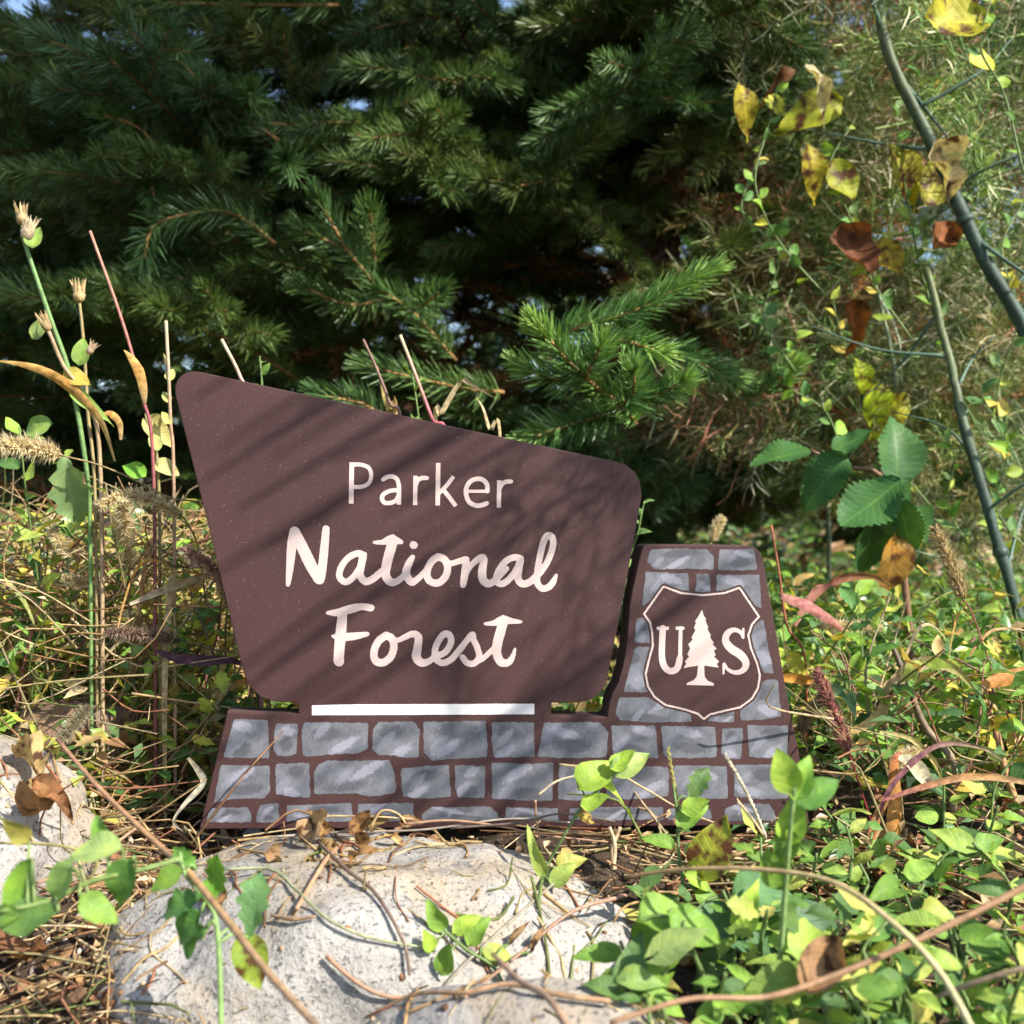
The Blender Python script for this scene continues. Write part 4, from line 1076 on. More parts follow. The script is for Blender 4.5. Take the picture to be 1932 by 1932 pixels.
# ------------------------------------------------------------------ weeds: low leafy plants left, right and behind
def weed(x, y, h, label, group, kind, size, cols, nst=2, spacing=0.016, lean=(0, 0)):
    b = ground_pt(x, y)
    stems = []
    for k in range(nst):
        e = b + V3(RNG.normal(lean[0], 0.35) * h, RNG.normal(lean[1], 0.25) * h, h * RNG.uniform(0.7, 1.1))
        m_ = (b + e) / 2 + RNG.normal(0, 0.15, 3) * h
        stems.append([b, m_, e])
    return leafy_plant('weed', label, 'weed', stems, kind, size, spacing, cols, group, stem_c=[STEMG, (0.2, 0.16, 0.08), (0.25, 0.10, 0.08)][RNG.integers(3)])
MIX = GREENS + GREENS + YELLOWS + TANS[:1]
KINDW = {'arrow': 'arrow leaved', 'ovate': 'ovate leaved', 'lobed': 'lobed leaf', 'lance': 'narrow leaved', 'oval': 'round leaved'}
for k in range(46):
    y = RNG.uniform(0.04, 0.45); x = RNG.uniform(-0.47, -0.20) * (0.85 + 0.45 * y) - (0.10 if y < 0.09 else 0)
    kd = ['arrow', 'ovate', 'lobed', 'lance', 'oval'][k % 5]
    weed(x, y, RNG.uniform(0.09, 0.21), KINDW[kd] + ' weed left of the sign, ' + ('near the boulder' if y < 0.08 else 'further back under the spruce' if y > 0.26 else 'among the foxtails'), 'weeds left of the sign', kd, RNG.uniform(0.02, 0.034), MIX + YELLOWS + TANS, 2, 0.013)
for k in range(18):
    y = RNG.uniform(0.0, 0.12); x = RNG.uniform(-0.46, -0.27)
    kd = ['lance', 'ovate', 'lobed'][k % 3]
    weed(x, y, RNG.uniform(0.15, 0.25), 'tall ' + KINDW[kd] + ' weed among the left foxtails', 'weeds left of the sign', kd, RNG.uniform(0.014, 0.026), GREENS + YELLOWS, 2, 0.012)
for k in range(18):
    y = RNG.uniform(0.10, 0.45); x = RNG.uniform(-0.19, 0.14)
    weed(x, y, RNG.uniform(0.06, 0.13), 'low leafy weed growing behind the sign board', 'weeds behind the sign', ['arrow', 'ovate', 'lance'][k % 3], 0.024, MIX, 2, 0.018)
for k in range(72):
    y = RNG.uniform(0.06, 1.1); x = RNG.uniform(0.21, 0.56) * (0.75 + 0.65 * y) + 0.02
    kd = ['arrow', 'ovate', 'oval', 'lobed', 'arrow'][k % 5]
    weed(x, y, RNG.uniform(0.07, 0.14) + (0.05 * RNG.random() if y < 0.5 else 0), KINDW[kd] + ' weed right of the sign, ' + ('near the tower' if y < 0.3 else 'far back near the fennel feet' if y > 0.7 else 'half way back'), 'weeds right of the sign', kd, RNG.uniform(0.02, 0.034), MIX, 2, 0.013)
# uncountable small ground cover between them
gc = [scatter_leaves(2200, (-0.55, -0.27), (-0.05, 0.08), lambda x, y, n: ground_z(x, y) + RNG.uniform(0, 1, n) ** 1.5 * 0.07, 0.016, GREENS + YELLOWS + TANS),
      scatter_leaves(5000, (0.3, 2.6), (1.3, 4.2), lambda x, y, n: ground_z(x, y) + RNG.uniform(0, 1, n) ** 1.4 * 0.16, 0.05, GREENS + TANS),
      scatter_leaves(2500, (-2.4, 0.3), (0.7, 4.0), lambda x, y, n: ground_z(x, y) + RNG.uniform(0, 1, n) ** 1.4 * 0.16, 0.045, GREENS + TANS),
      scatter_leaves(8500, (-0.75, -0.20), (0.02, 0.55), lambda x, y, n: ground_z(x, y) + RNG.uniform(0, 1, n) ** 1.1 * 0.21, 0.018, GREENS + YELLOWS + TANS + YELLOWS + TANS),
      scatter_leaves(1800, (-0.2, 0.24), (0.06, 0.6), lambda x, y, n: ground_z(x, y) + RNG.uniform(0, 1, n) ** 1.6 * 0.08, 0.020, GREENS + YELLOWS + TANS),
      scatter_leaves(9500, (0.22, 1.1), (0.02, 1.5), lambda x, y, n: ground_z(x, y) + RNG.uniform(0, 1, n) ** 1.3 * 0.13, 0.019, GREENS + YELLOWS[2:] + GREENS + TANS[:1]),
      scatter_leaves(900, (0.10, 0.42), (-0.36, 0.02), lambda x, y, n: ground_z(x, y) + RNG.uniform(0, 1, n) ** 1.8 * 0.03, 0.013, GREENS + TANS)]
tag(link('ground_cover', make_mesh('ground_cover', *cat(gc), M_cover)), 'mass of small green and yellowing leaves carpeting the bed', 'ground cover', None, 'stuff')

# straw and thin stems running through the weeds
def straw_arrays(n, xr, yr, zmax, lr, cols, r=0.0008, flat=0.35):
    out = []
    for k in range(n):
        x, y = RNG.uniform(*xr), RNG.uniform(*yr)
        p = ground_pt(x, y, RNG.uniform(0.002, zmax))
        d = nrm(RNG.normal(0, 1, 3) * V3(1, 0.7, flat)); l = RNG.uniform(*lr)
        m_ = p + d * l * 0.5 + RNG.normal(0, 0.12, 3) * l
        e = p + d * l
        for q in (m_, e): q[2] = max(q[2], float(ground_z(q[0], q[1])) + 0.002)
        out.append(tube(smooth([p, m_, e], 3), [r * RNG.uniform(0.7, 1.5), r * 0.6], 4, pick(cols), 0.15, False))
    return cat(out)
STRAW = TANS + [(0.55, 0.45, 0.27), (0.30, 0.25, 0.12), (0.2, 0.24, 0.08), (0.35, 0.16, 0.09)]
sw = [straw_arrays(1500, (-0.6, -0.23), (0.0, 0.35), 0.20, (0.03, 0.12), STRAW, 0.0007, 0.6), straw_arrays(500, (-0.5, -0.28), (-0.05, 0.1), 0.06, (0.03, 0.1), STRAW), straw_arrays(900, (0.2, 0.75), (0.0, 0.9), 0.09, (0.03, 0.10), STRAW, 0.0007, 0.5),
      straw_arrays(420, (-0.42, -0.12), (-0.36, -0.02), 0.012, (0.02, 0.09), STRAW + TANS, 0.0007, 0.15), straw_arrays(330, (-0.42, 0.36), (-0.36, -0.02), 0.008, (0.02, 0.08), STRAW + TANS, 0.0007, 0.12), straw_arrays(160, (0.06, 0.30), (-0.12, 0.0), 0.012, (0.03, 0.09), STRAW, 0.0009, 0.15), straw_arrays(160, (-0.45, -0.15), (-0.10, 0.06), 0.03, (0.03, 0.1), STRAW)]
tag(link('dry_straw', make_mesh('dry_straw', *cat(sw), M_dry)), 'tangle of dry straw and thin stems lying over the bed', 'straw', None, 'stuff')

# crumbled leaf litter
def litter_arrays(n, xr, yr, size, cols, lift=0.006, rg=RNG):
    x = rg.uniform(*xr, n); y = rg.uniform(*yr, n)
    P = np.stack([x, y, ground_z(x, y) + rg.uniform(0.001, lift, n)], -1)
    d = nrm(rg.normal(0, 1, (n, 3)) * V3(1, 1, 0.35)); up = nrm(rg.normal(0, 0.7, (n, 3)) + V3(0, 0, 0.8))
    s = nrm(np.cross(d, up)); nn = np.cross(s, d)
    l = size * rg.uniform(0.35, 1.4, n)[:, None]; w = l * rg.uniform(0.3, 0.8, (n, 1)); k = rg.uniform(-0.4, 0.6, (n, 1))
    v = np.stack([P, P + d * l * 0.3 - s * w * 0.5 + nn * l * k, P + d * l * 0.4, P + d * l * 0.35 + s * w * 0.5 + nn * l * k, P + d * l * 0.75 - s * w * 0.3 + nn * l * k * 0.6, P + d * l * 0.7 + s * w * 0.35 + nn * l * k * 0.8, P + d * l + nn * l * 0.2], 1).reshape(-1, 3)
    o = np.arange(n)[:, None] * 7
    f = (o[:, :, None] + np.array([[0, 2, 1], [0, 3, 2], [1, 2, 4], [2, 3, 5], [2, 5, 4], [4, 5, 6]])[None]).reshape(-1, 3)
    c = np.array(cols)[rg.integers(len(cols), size=n)] * rg.uniform(0.6, 1.3, (n, 1))
    return v, f, np.repeat(c, 7, 0)
LIT_C = [(0.30, 0.17, 0.08), (0.20, 0.11, 0.055), (0.40, 0.27, 0.14), (0.12, 0.07, 0.04), (0.48, 0.36, 0.22), (0.26, 0.13, 0.07)]
lt = [litter_arrays(2600, (-0.5, -0.15), (-0.33, 0.25), 0.009, LIT_C), litter_arrays(1800, (-0.25, 0.42), (-0.36, 0.02), 0.010, LIT_C), litter_arrays(2600, (0.2, 1.2), (0.0, 1.8), 0.018, LIT_C), litter_arrays(1500, (-1.0, 0.3), (0.2, 1.8), 0.02, LIT_C)]
tag(link('leaf_litter', make_mesh('leaf_litter', *cat(lt), M_litter)), 'crumbled brown leaf litter scattered on the soil', 'leaf litter', None, 'stuff')

# ------------------------------------------------------------------ gravel and pebbles at the left corner of the sign
def blob_mesh(seed, sub=2):
    bm = bmesh.new(); bmesh.ops.create_icosphere(bm, subdivisions=sub, radius=1.0)
    for v in bm.verts:
        v.co *= 1 + 0.28 * mnoise.noise(v.co * 1.3 + Vector((seed * 3.1, 0, seed)))
        v.co.z *= 0.72
    me = bpy.data.meshes.new('pebble'); bm.to_mesh(me); bm.free()
    me.polygons.foreach_set('use_smooth', np.ones(len(me.polygons), dtype=bool))
    return me
def pebble_mat():
    m, nt, out = new_mat('pebble')
    oi = N(nt, 'ShaderNodeObjectInfo'); tc = N(nt, 'ShaderNodeTexCoord')
    no = N(nt, 'ShaderNodeTexNoise', i_Scale=2.2, i_Detail=5.0, i_Roughness=0.7); nt.links.new(tc.outputs['Object'], no.inputs['Vector'])
    c = mixc(nt, 1.0, oi.outputs['Color'], ramp(nt, no.outputs[0], [(0.3, (0.55,) * 3), (0.7, (1.3,) * 3)]), 'MULTIPLY')
    p = N(nt, 'ShaderNodeBsdfPrincipled', i_Roughness=0.6); nt.links.new(c, p.inputs['Base Color'])
    b = N(nt, 'ShaderNodeBump', i_Strength=0.4, i_Distance=0.1); nt.links.new(no.outputs[0], b.inputs['Height']); nt.links.new(b.outputs[0], p.inputs['Normal'])
    nt.links.new(p.outputs[0], out.inputs[0]); return m
M_pebble = pebble_mat()
PEB = [blob_mesh(k) for k in range(5)]
for me in PEB: me.materials.append(M_pebble)
PC = [(0.42, 0.34, 0.27), (0.46, 0.33, 0.24), (0.36, 0.30, 0.26), (0.50, 0.44, 0.38), (0.40, 0.22, 0.14), (0.30, 0.27, 0.25)]
def pebble(p, r, c, label, group):
    o = link('pebble', PEB[RNG.integers(5)], None, None, c)
    o.location = p; o.scale = (r * RNG.uniform(0.85, 1.2), r * RNG.uniform(0.85, 1.2), r * RNG.uniform(0.75, 1.0)); o.rotation_euler = (0, 0, RNG.uniform(0, 6))
    return tag(o, label, 'pebble', group)
def on_ground_px(px, py, lift=0.0):
    """where the sight line through (px, py) meets the ground"""
    y = -0.45
    for _ in range(900):
        p = unp(px, py, y)
        if p[2] <= ground_z(p[0], p[1]) + lift: break
        y += 0.0015
    return p
for k in range(44):
    p = on_ground_px(RNG.uniform(395, 620), RNG.uniform(1578, 1650))
    pebble(p + V3(0, 0, 0.001), RNG.uniform(0.0025, 0.0062), pick(PC), 'small tan pebble in the gravel by the lower left corner of the sign', 'pebbles by the sign corner')
pebble(on_ground_px(432, 1612) + V3(0, 0, 0.003), 0.0062, (0.62, 0.26, 0.07), 'amber orange pebble below the left corner of the sign', None)
pebble(on_ground_px(478, 1590) + V3(0, 0, 0.003), 0.0085, (0.42, 0.42, 0.42), 'pale grey angular pebble below the left corner of the sign', None)
gr = []
ico = bmesh.new(); bmesh.ops.create_icosphere(ico, subdivisions=1, radius=1.0)
iv = np.array([v.co[:] for v in ico.verts]); ifc = np.array([[v.index for v in f.verts] for f in ico.faces]); ico.free()
for k in range(900):
    x, y = RNG.normal(-0.20, 0.07), RNG.normal(-0.07, 0.05)
    r = RNG.uniform(0.0008, 0.0028)
    gr.append((iv * r * RNG.uniform(0.6, 1.2, 3) * (1 + RNG.normal(0, 0.15, (12, 1))) + ground_pt(x, y, 0.0005), ifc, colr(pick(PC) * 0.8, 12)))
tag(link('gravel', make_mesh('gravel', *cat(gr), M_bark, False)), 'fine pale gravel strewn on the soil in front of the sign', 'gravel', None, 'stuff')

# ------------------------------------------------------------------ foxtail grass
def foxtail(label, stem_px, head_px, y0, y1, width_px=42, col=(0.56, 0.46, 0.25), hair=(0.78, 0.68, 0.44), stem_c=(0.36, 0.28, 0.14), grounded=True, n=620, ln=1.0, group='foxtail seed heads'):
    pts = list(stem_px) + list(head_px)
    ys = np.linspace(y0 + 0.03, y1 - 0.05, len(pts)) if pts[-1][0] < 450 else np.linspace(y0, y1, len(pts))
    P = [unp(a, b, y) for (a, b), y in zip(pts, ys)]
    S, H = P[:len(stem_px)] + [P[len(stem_px)]], P[len(stem_px):]
    if grounded: S = [ground_pt(S[0][0] + 0.004, S[0][1] + 0.004)] + S
    base = S[0]
    root = thing('foxtail_grass', label, 'grass', tuple(base), group)
    link('stem', make_mesh('stem', *local(tube(smooth(S, 6), [0.0008, 0.0006], 5, stem_c), root), M_dry), root)
    path = smooth(H, 8)
    d = path.mean(0)[1] - CAM_Y
    W = width_px / F * d
    seg = np.linalg.norm(np.diff(path, axis=0), axis=1); s = np.concatenate([[0], np.cumsum(seg)]); L = s[-1]
    core = W * 0.20
    def frame(u):
        p = np.stack([np.interp(u * L, s, path[:, i]) for i in range(3)], -1)
        q = np.stack([np.interp(np.clip(u * L + 0.002, 0, L), s, path[:, i]) for i in range(3)], -1) - np.stack([np.interp(np.clip(u * L - 0.002, 0, L), s, path[:, i]) for i in range(3)], -1)
        t = nrm(q); a = nrm(np.cross(t, V3(0.3, 0.5, 0.8))); return p, t, a, np.cross(t, a)
    m = 150
    u = np.sort(RNG.uniform(0, 1, m)); p, t, a, b = frame(u)
    ph = RNG.uniform(0, 6.28, m); R = a * np.cos(ph)[:, None] + b * np.sin(ph)[:, None]
    prof = np.interp(u, [0, 0.12, 0.8, 1], [0.55, 1, 0.85, 0.3])
    seeds = [tube(path, [core * 0.5, core * 0.4], 5, col)]
    sl = W * 0.13
    for k in range(m):
        c0 = p[k] + R[k] * core * prof[k]; dd = nrm(t[k] + R[k] * 0.6)
        seeds.append(tube([c0 - dd * sl * 0.5, c0, c0 + dd * sl], [sl * 0.15, sl * 0.38, sl * 0.05], 4, np.array(col) * RNG.uniform(0.75, 1.35), 0.1, False))
    link('seed_head', make_mesh('seed_head', *local(cat(seeds), root), M_dry), root)
    u = RNG.uniform(0, 1, n); p, t, a, b = frame(u)
    ph = RNG.uniform(0, 6.28, n); R = a * np.cos(ph)[:, None] + b * np.sin(ph)[:, None]
    prof = np.interp(u, [0, 0.12, 0.8, 1], [0.6, 1, 0.9, 0.5])[:, None]
    D = nrm(R + t * RNG.uniform(0.2, 1.0, (n, 1))); l = W * 0.42 * RNG.uniform(0.6, 1.3, (n, 1)) * ln
    p0 = p + R * core * 0.6 * prof; p1 = p0 + D * l * prof
    Wd = nrm(np.cross(D, RNG.normal(0, 1, (n, 3)))) * 0.00042
    v = np.stack([p0 - Wd, p0 + Wd, p1], 1).reshape(-1, 3)
    f = np.arange(3 * n).reshape(-1, 3)
    c = np.repeat(np.array(hair)[None] * RNG.uniform(0.75, 1.25, (n, 1)), 3, 0)
    link('bristles', make_mesh('bristles', *local((v, f, c), root), M_hair, False), root)
    return root
PK, PKH = (0.42, 0.22, 0.18), (0.62, 0.45, 0.36)
foxtail('pale golden foxtail head entering at the left edge above the weeds', [(430, 1020), (310, 935), (200, 882)], [(112, 858), (50, 842), (-15, 838)], 0.02, 0.0, 62, n=620)
foxtail('arched golden foxtail head bending left beside the board', [(390, 1180), (375, 1040), (352, 985)], [(340, 972), (280, 940), (225, 938), (185, 955)], 0.05, 0.04, 46)
foxtail('tan foxtail head hanging upright below the arched one', [(250, 1230), (245, 1110)], [(242, 1065), (236, 1010), (232, 945)], 0.05, 0.03, 50)
foxtail('pinkish foxtail head touching the left side of the board', [(470, 1180), (440, 1110)], [(425, 1088), (385, 1060), (345, 1035)], 0.04, 0.03, 42, PK, PKH)
foxtail('shadow-toned lying foxtail head just above the left end of the stone base', [(500, 1270), (400, 1225)], [(340, 1208), (260, 1195), (200, 1193)], 0.05, 0.03, 40, (0.16, 0.10, 0.08), (0.36, 0.27, 0.2))  # the shadow over this head is put into its dark colours
foxtail('small golden foxtail head leaning right among the left weeds', [(80, 1170), (88, 1060)], [(92, 985), (105, 1010), (128, 1050)], 0.07, 0.06, 34)
foxtail('short straw coloured foxtail tuft low in the left weeds', [(210, 1200), (205, 1150)], [(195, 1135), (165, 1105), (120, 1090)], 0.08, 0.07, 36)
foxtail('grey green foxtail head drooping over the brown stone', [(60, 1300), (90, 1325)], [(165, 1335), (140, 1365), (112, 1400)], 0.0, -0.02, 40, (0.22, 0.20, 0.12), (0.40, 0.36, 0.24), (0.2, 0.24, 0.08))
foxtail('second pinkish tuft of foxtail half behind the board edge', [(480, 1240), (455, 1180)], [(440, 1150), (425, 1110), (410, 1085)], 0.07, 0.06, 38, PK, PKH)
foxtail('tall tan foxtail head standing upright at the right side', [(1990, 1600), (1915, 1390), (1880, 1290), (1835, 1160)], [(1815, 1128), (1795, 1070), (1762, 995)], 0.10, 0.12, 52, (0.40, 0.30, 0.15), (0.52, 0.42, 0.22), (0.34, 0.12, 0.10), n=560)
foxtail('small golden foxtail head lying level right of the tower', [(1600, 1260), (1560, 1215), (1530, 1190)], [(1545, 1182), (1620, 1180), (1665, 1185)], 0.12, 0.13, 34)
foxtail('red stemmed rosy foxtail head close to the right edge of the tower', [(1680, 1680), (1640, 1540), (1605, 1430)], [(1600, 1415), (1570, 1340), (1540, 1262)], 0.03, 0.05, 54, (0.36, 0.12, 0.11), (0.55, 0.36, 0.25), (0.30, 0.05, 0.06), n=520)
foxtail('blurred tan foxtail tuft behind the top of the tower', [(1335, 1090), (1340, 1040)], [(1342, 1020), (1352, 995), (1365, 975)], 0.22, 0.22, 30)
foxtail('brown fluffy foxtail tuft between rosy head and tower edge', [(1530, 1480), (1520, 1400)], [(1510, 1380), (1530, 1340), (1570, 1300)], 0.09, 0.09, 44, (0.3, 0.22, 0.13), (0.5, 0.4, 0.26))
foxtail('pale foxtail tuft above the red blades at lower right', [(1700, 1500), (1690, 1460)], [(1685, 1450), (1700, 1430), (1730, 1415)], 0.02, 0.02, 36)

# ------------------------------------------------------------------ single stalks and dry blades
def stalk(label, px, y0, y1, r, c, grounded=True, cat_='stem', name='grass_stalk', extra=None, group=None):
    P = [unp(a, b, y0 + (y1 - y0) * k / max(1, len(px) - 1)) for k, (a, b) in enumerate(px)]
    if grounded: P = [ground_pt(P[0][0], P[0][1] + 0.004)] + P
    root = thing(name, label, cat_, tuple(P[0]), group)
    link('stem', make_mesh('stem', *local(tube(smooth(P, 6), r, 6, c), root), M_stem), root)
    for e in (extra or []):
        kind = e[0]
        if kind == 'bud':
            _, a, b, y, dx, dy, s, cc = e
            p = unp(a, b, y); d = nrm(V3(dx, 0, -dy)); S = 0.72 * s / F * (y - CAM_Y)
            q = np.array([0, .15, .4, .6, .75, 1.0])
            bd = [tube(p + np.outer(q, d) * S, np.array([.08, .24, .30, .16, .14, .05]) * S, 8, cc, 0.25)]
            for k in range(9):
                a_ = k * 0.7; sd = nrm(np.cross(d, V3(math.cos(a_), math.sin(a_), 0.3)))
                bd.append(ribbon([p + d * S * 0.3 + sd * S * 0.2, p + d * S * 0.7 + sd * S * 0.22, p + d * S * 1.15 + sd * S * RNG.uniform(0.15, 0.5)], [0.1 * S, 0.12 * S, 0.02 * S], c=np.array(cc) * RNG.uniform(0.7, 1.3)))
            link('dry_bud', make_mesh('dry_bud', *local(cat(bd), root), M_dry), root)
        else:
            add_leaf(root, *e[1:6], e[6])
    return root
def L_(kind, px, py, y, dx, dy, s, c, up=(0.2, -1, 0.5)):
    return ('leaf', *px_leaf(kind, px, py, y, dx, dy, s, c, up))
BUD = (0.48, 0.36, 0.18)
GL = (0.20, 0.32, 0.09)
stalk('tall green weed stalk with dry forked bud at the far left', [(170, 1010), (165, 900), (135, 720), (95, 600), (48, 462), (42, 425)], 0.02, 0.0, [0.0012, 0.0017, 0.0012], (0.16, 0.28, 0.09), extra=[('bud', 42, 425, 0.0, -4, -50, 52, BUD), ('bud', 48, 455, 0.0, 12, -50, 60, (0.55, 0.45, 0.3)), L_('lobed', 120, 860, 0.01, 20, 120, 130, (0.17, 0.27, 0.14)), L_('ovate', 100, 800, 0.02, -60, 10, 70, GL), L_('lance', 130, 740, 0.01, 60, 30, 90, GL), L_('ovate', 60, 470, 0.0, 10, -60, 50, GL)])
stalk('thin tan stalk with one dry bud near the tall green stalk', [(180, 960), (166, 780), (158, 650), (150, 570)], 0.03, 0.02, [0.0010, 0.0012, 0.0010], (0.36, 0.28, 0.13), extra=[('bud', 150, 572, 0.02, -2, -50, 56, BUD), ('bud', 165, 668, 0.01, 10, -14, 34, (0.55, 0.42, 0.28)), L_('ovate', 150, 690, 0.02, 6, -50, 55, GL)])
stalk('short curved stalk with dry bud leaning left', [(190, 900), (165, 760), (120, 690), (92, 625)], 0.02, 0.0, [0.0015, 0.0013], (0.40, 0.28, 0.16), extra=[('bud', 92, 625, 0.0, -18, -40, 48, BUD), L_('ovate', 60, 640, 0.01, 10, -14, 52, (0.22, 0.32, 0.12)), L_('ovate', 120, 700, 0.01, 60, 35, 60, (0.36, 0.3, 0.08))])
stalk('long thin red grass stalk rising left of the board', [(290, 900), (268, 745), (232, 610), (170, 436)], 0.04, 0.03, [0.0013, 0.0010], np.array([(0.30, 0.10, 0.10), (0.34, 0.10, 0.10), (0.5, 0.25, 0.16)]))
stalk('pale pink stalk with small seed leaves beside the board corner', [(328, 920), (322, 800), (318, 700), (313, 605)], 0.05, 0.04, [0.0012, 0.0012], np.array([(0.5, 0.34, 0.2), (0.5, 0.30, 0.2), (0.6, 0.5, 0.3)]), extra=[L_('lance', 316, 690, 0.045, -10, -32, 26, (0.5, 0.46, 0.2)), L_('oval', 318, 720, 0.045, 10, -40, 27, (0.45, 0.45, 0.2)), L_('ovate', 320, 760, 0.045, -18, -36, 28, (0.42, 0.44, 0.2)), L_('ovate', 322, 800, 0.045, -22, -32, 30, (0.4, 0.42, 0.16)), L_('oval', 300, 850, 0.045, -18, -40, 36, (0.4, 0.44, 0.2))])
stalk('thin stem with pale round leaves just left of the board', [(300, 930), (285, 840), (275, 780)], 0.05, 0.05, [0.0012, 0.001], (0.28, 0.24, 0.1), extra=[L_('ovate', 270, 790, 0.05, 50, 35, 70, (0.45, 0.42, 0.2)), L_('ovate', 290, 870, 0.05, 40, 20, 55, (0.42, 0.44, 0.22)), L_('ovate', 275, 900, 0.05, -30, -20, 55, (0.16, 0.36, 0.06))])
stalk('short pink stem sticking up behind the board top, left one', [(490, 830), (455, 715), (418, 640)], 0.06, 0.06, [0.0014, 0.0012], np.array([(0.45, 0.14, 0.18), (0.5, 0.25, 0.25), (0.6, 0.5, 0.3)]))
stalk('crimson stem sticking up behind the middle of the board top', [(850, 880), (815, 790), (785, 710), (755, 632)], 0.07, 0.07, [0.0014, 0.0012], np.array([(0.42, 0.07, 0.11), (0.5, 0.12, 0.15), (0.6, 0.5, 0.3)]))
stalk('brown stem crossing behind the board top near the dry leaf', [(760, 850), (735, 760), (708, 690), (685, 640)], 0.08, 0.08, [0.0013, 0.001], (0.22, 0.12, 0.09))
leafy_plant('weed', 'green sprout poking up behind the board top near its left corner', 'weed', [[ground_pt(-0.19, 0.09), unp(500, 900, 0.07), unp(495, 740, 0.06), unp(490, 672, 0.06)]], 'ovate', 0.013, 0.009, [(0.18, 0.32, 0.08), (0.24, 0.34, 0.1)], None, start=0.7)
leafy_plant('weed', 'small slender leafed weed behind the board top beside the crimson stem', 'weed', [[ground_pt(-0.07, 0.09), unp(800, 900, 0.08), unp(790, 790, 0.07), unp(778, 705, 0.07)]], 'lance', 0.022, 0.008, [(0.13, 0.26, 0.07), (0.18, 0.3, 0.08)], None, start=0.72)
leafy_plant('weed', 'leafy tip showing in the gap between board and tower', 'weed', [[ground_pt(0.14, 0.10), unp(1185, 1150, 0.08), unp(1205, 1000, 0.07), unp(1216, 945, 0.07)]], 'ovate', 0.014, 0.010, [(0.14, 0.25, 0.09)], None, start=0.3)
stalk('thin red stem right of the tower top, taller one', [(1520, 1250), (1485, 1180), (1470, 1080), (1455, 990)], 0.14, 0.14, [0.0012, 0.0009], (0.36, 0.12, 0.06))
stalk('weathered dry stem, dark above and pale below, right of the tower', [(1800, 1440), (1745, 1370), (1705, 1270), (1680, 1210)], 0.06, 0.08, [0.0030, 0.0026, 0.0018], np.array([(0.40, 0.32, 0.2), (0.22, 0.16, 0.10), (0.10, 0.07, 0.05)]))
stalk('orange brown stalk at the right edge carrying a curled leaf', [(1960, 1620), (1905, 1480), (1880, 1380)], 0.05, 0.07, [0.0034, 0.0024], np.array([(0.5, 0.36, 0.14), (0.5, 0.25, 0.12)]))

def blade(label, px, y0, y1, wpx, c, side=(0.8, 0.1, 0.5), twist=0.6, fold=0.25, group=None, grounded=False, cat_='grass blade', name='dry_grass_blade'):
    P = [unp(a, b, y0 + (y1 - y0) * k / max(1, len(px) - 1)) for k, (a, b) in enumerate(px)]
    if grounded: P = [ground_pt(P[0][0], P[0][1] + 0.003)] + P
    d = np.mean([p[1] for p in P]) - CAM_Y
    w = np.array([0.35, 0.8, 1.0, 0.7, 0.08]) * wpx * 0.8 / F * d
    v, f, cc = ribbon(smooth(P, 7), w, side, fold, c, twist)
    o = link(name, make_mesh(name, v, f, cc, M_dry))
    return tag(o, label, cat_, group)
OR = np.array([(0.50, 0.38, 0.18), (0.55, 0.30, 0.08), (0.52, 0.34, 0.12)]); ST = np.array([(0.46, 0.34, 0.16), (0.56, 0.46, 0.26), (0.5, 0.4, 0.22)]); BRN = np.array([(0.24, 0.14, 0.07), (0.36, 0.22, 0.10), (0.42, 0.30, 0.16)])
blade('orange curled grass leaf arching in from the left edge', [(215, 870), (190, 800), (150, 750), (100, 710), (50, 690), (-10, 680)], 0.02, -0.01, 26, OR, (0.3, -0.6, 0.8))
blade('withered orange leaf wrapped on the long red stalk', [(272, 760), (270, 735), (262, 700), (248, 675), (234, 660)], 0.035, 0.03, 24, OR, (1, 0, 0.2))
blade('small orange leaf curling over under the red stalk', [(228, 830), (226, 800), (210, 782), (190, 790), (178, 806)], 0.03, 0.02, 18, OR)
blade('bent dry blade hooking over the board top', [(820, 830), (835, 780), (870, 722), (885, 722), (932, 750)], 0.10, 0.09, 15, ST, grounded=True)
blade('straight dry blade behind the board top next to the bent one', [(945, 850), (925, 810), (912, 770), (898, 748)], 0.10, 0.10, 9, ST, grounded=True)
blade('pointed yellow dry leaf behind the board top', [(745, 820), (738, 775), (725, 740), (712, 690)], 0.09, 0.08, 20, np.array([(0.42, 0.25, 0.08), (0.5, 0.42, 0.16)]), grounded=True)
blade('wide yellow leaf hanging among the left foxtails', [(232, 945), (230, 980), (232, 1010), (238, 1050)], 0.03, 0.03, 40, np.array([(0.5, 0.32, 0.1), (0.5, 0.40, 0.12), (0.3, 0.36, 0.1)]), (1, 0, 0.1), 0.3)
blade('tall folded tan blade standing left of the stone base', [(310, 1330), (313, 1220), (320, 1130), (325, 1085), (332, 1080)], 0.03, 0.02, 17, ST, (1, 0.1, 0), 0.5, grounded=True)
blade('long grey tan blade slanting up to the board side', [(245, 1140), (290, 1120), (340, 1100), (400, 1082), (440, 1078)], 0.01, 0.02, 20, np.array([(0.6, 0.52, 0.36), (0.36, 0.27, 0.16), (0.34, 0.24, 0.13)]), (0.2, 0, 1))
blade('purple blade lying beneath the shadow-toned foxtail head', [(295, 1228), (330, 1240), (380, 1246), (430, 1245), (470, 1255)], 0.02, 0.04, 26, np.array([(0.10, 0.05, 0.07), (0.13, 0.05, 0.09)]), (0.1, 0.2, 1), 0.2, cat_='grass blade', name='purple_grass_blade')
blade('curled ivory blade hanging to the soil left of the base', [(355, 1430), (375, 1455), (385, 1480), (350, 1520), (330, 1550), (345, 1568)], -0.02, -0.05, 20, np.array([(0.3, 0.26, 0.16), (0.5, 0.46, 0.34), (0.55, 0.5, 0.38)]), (1, 0, 0), 1.0)
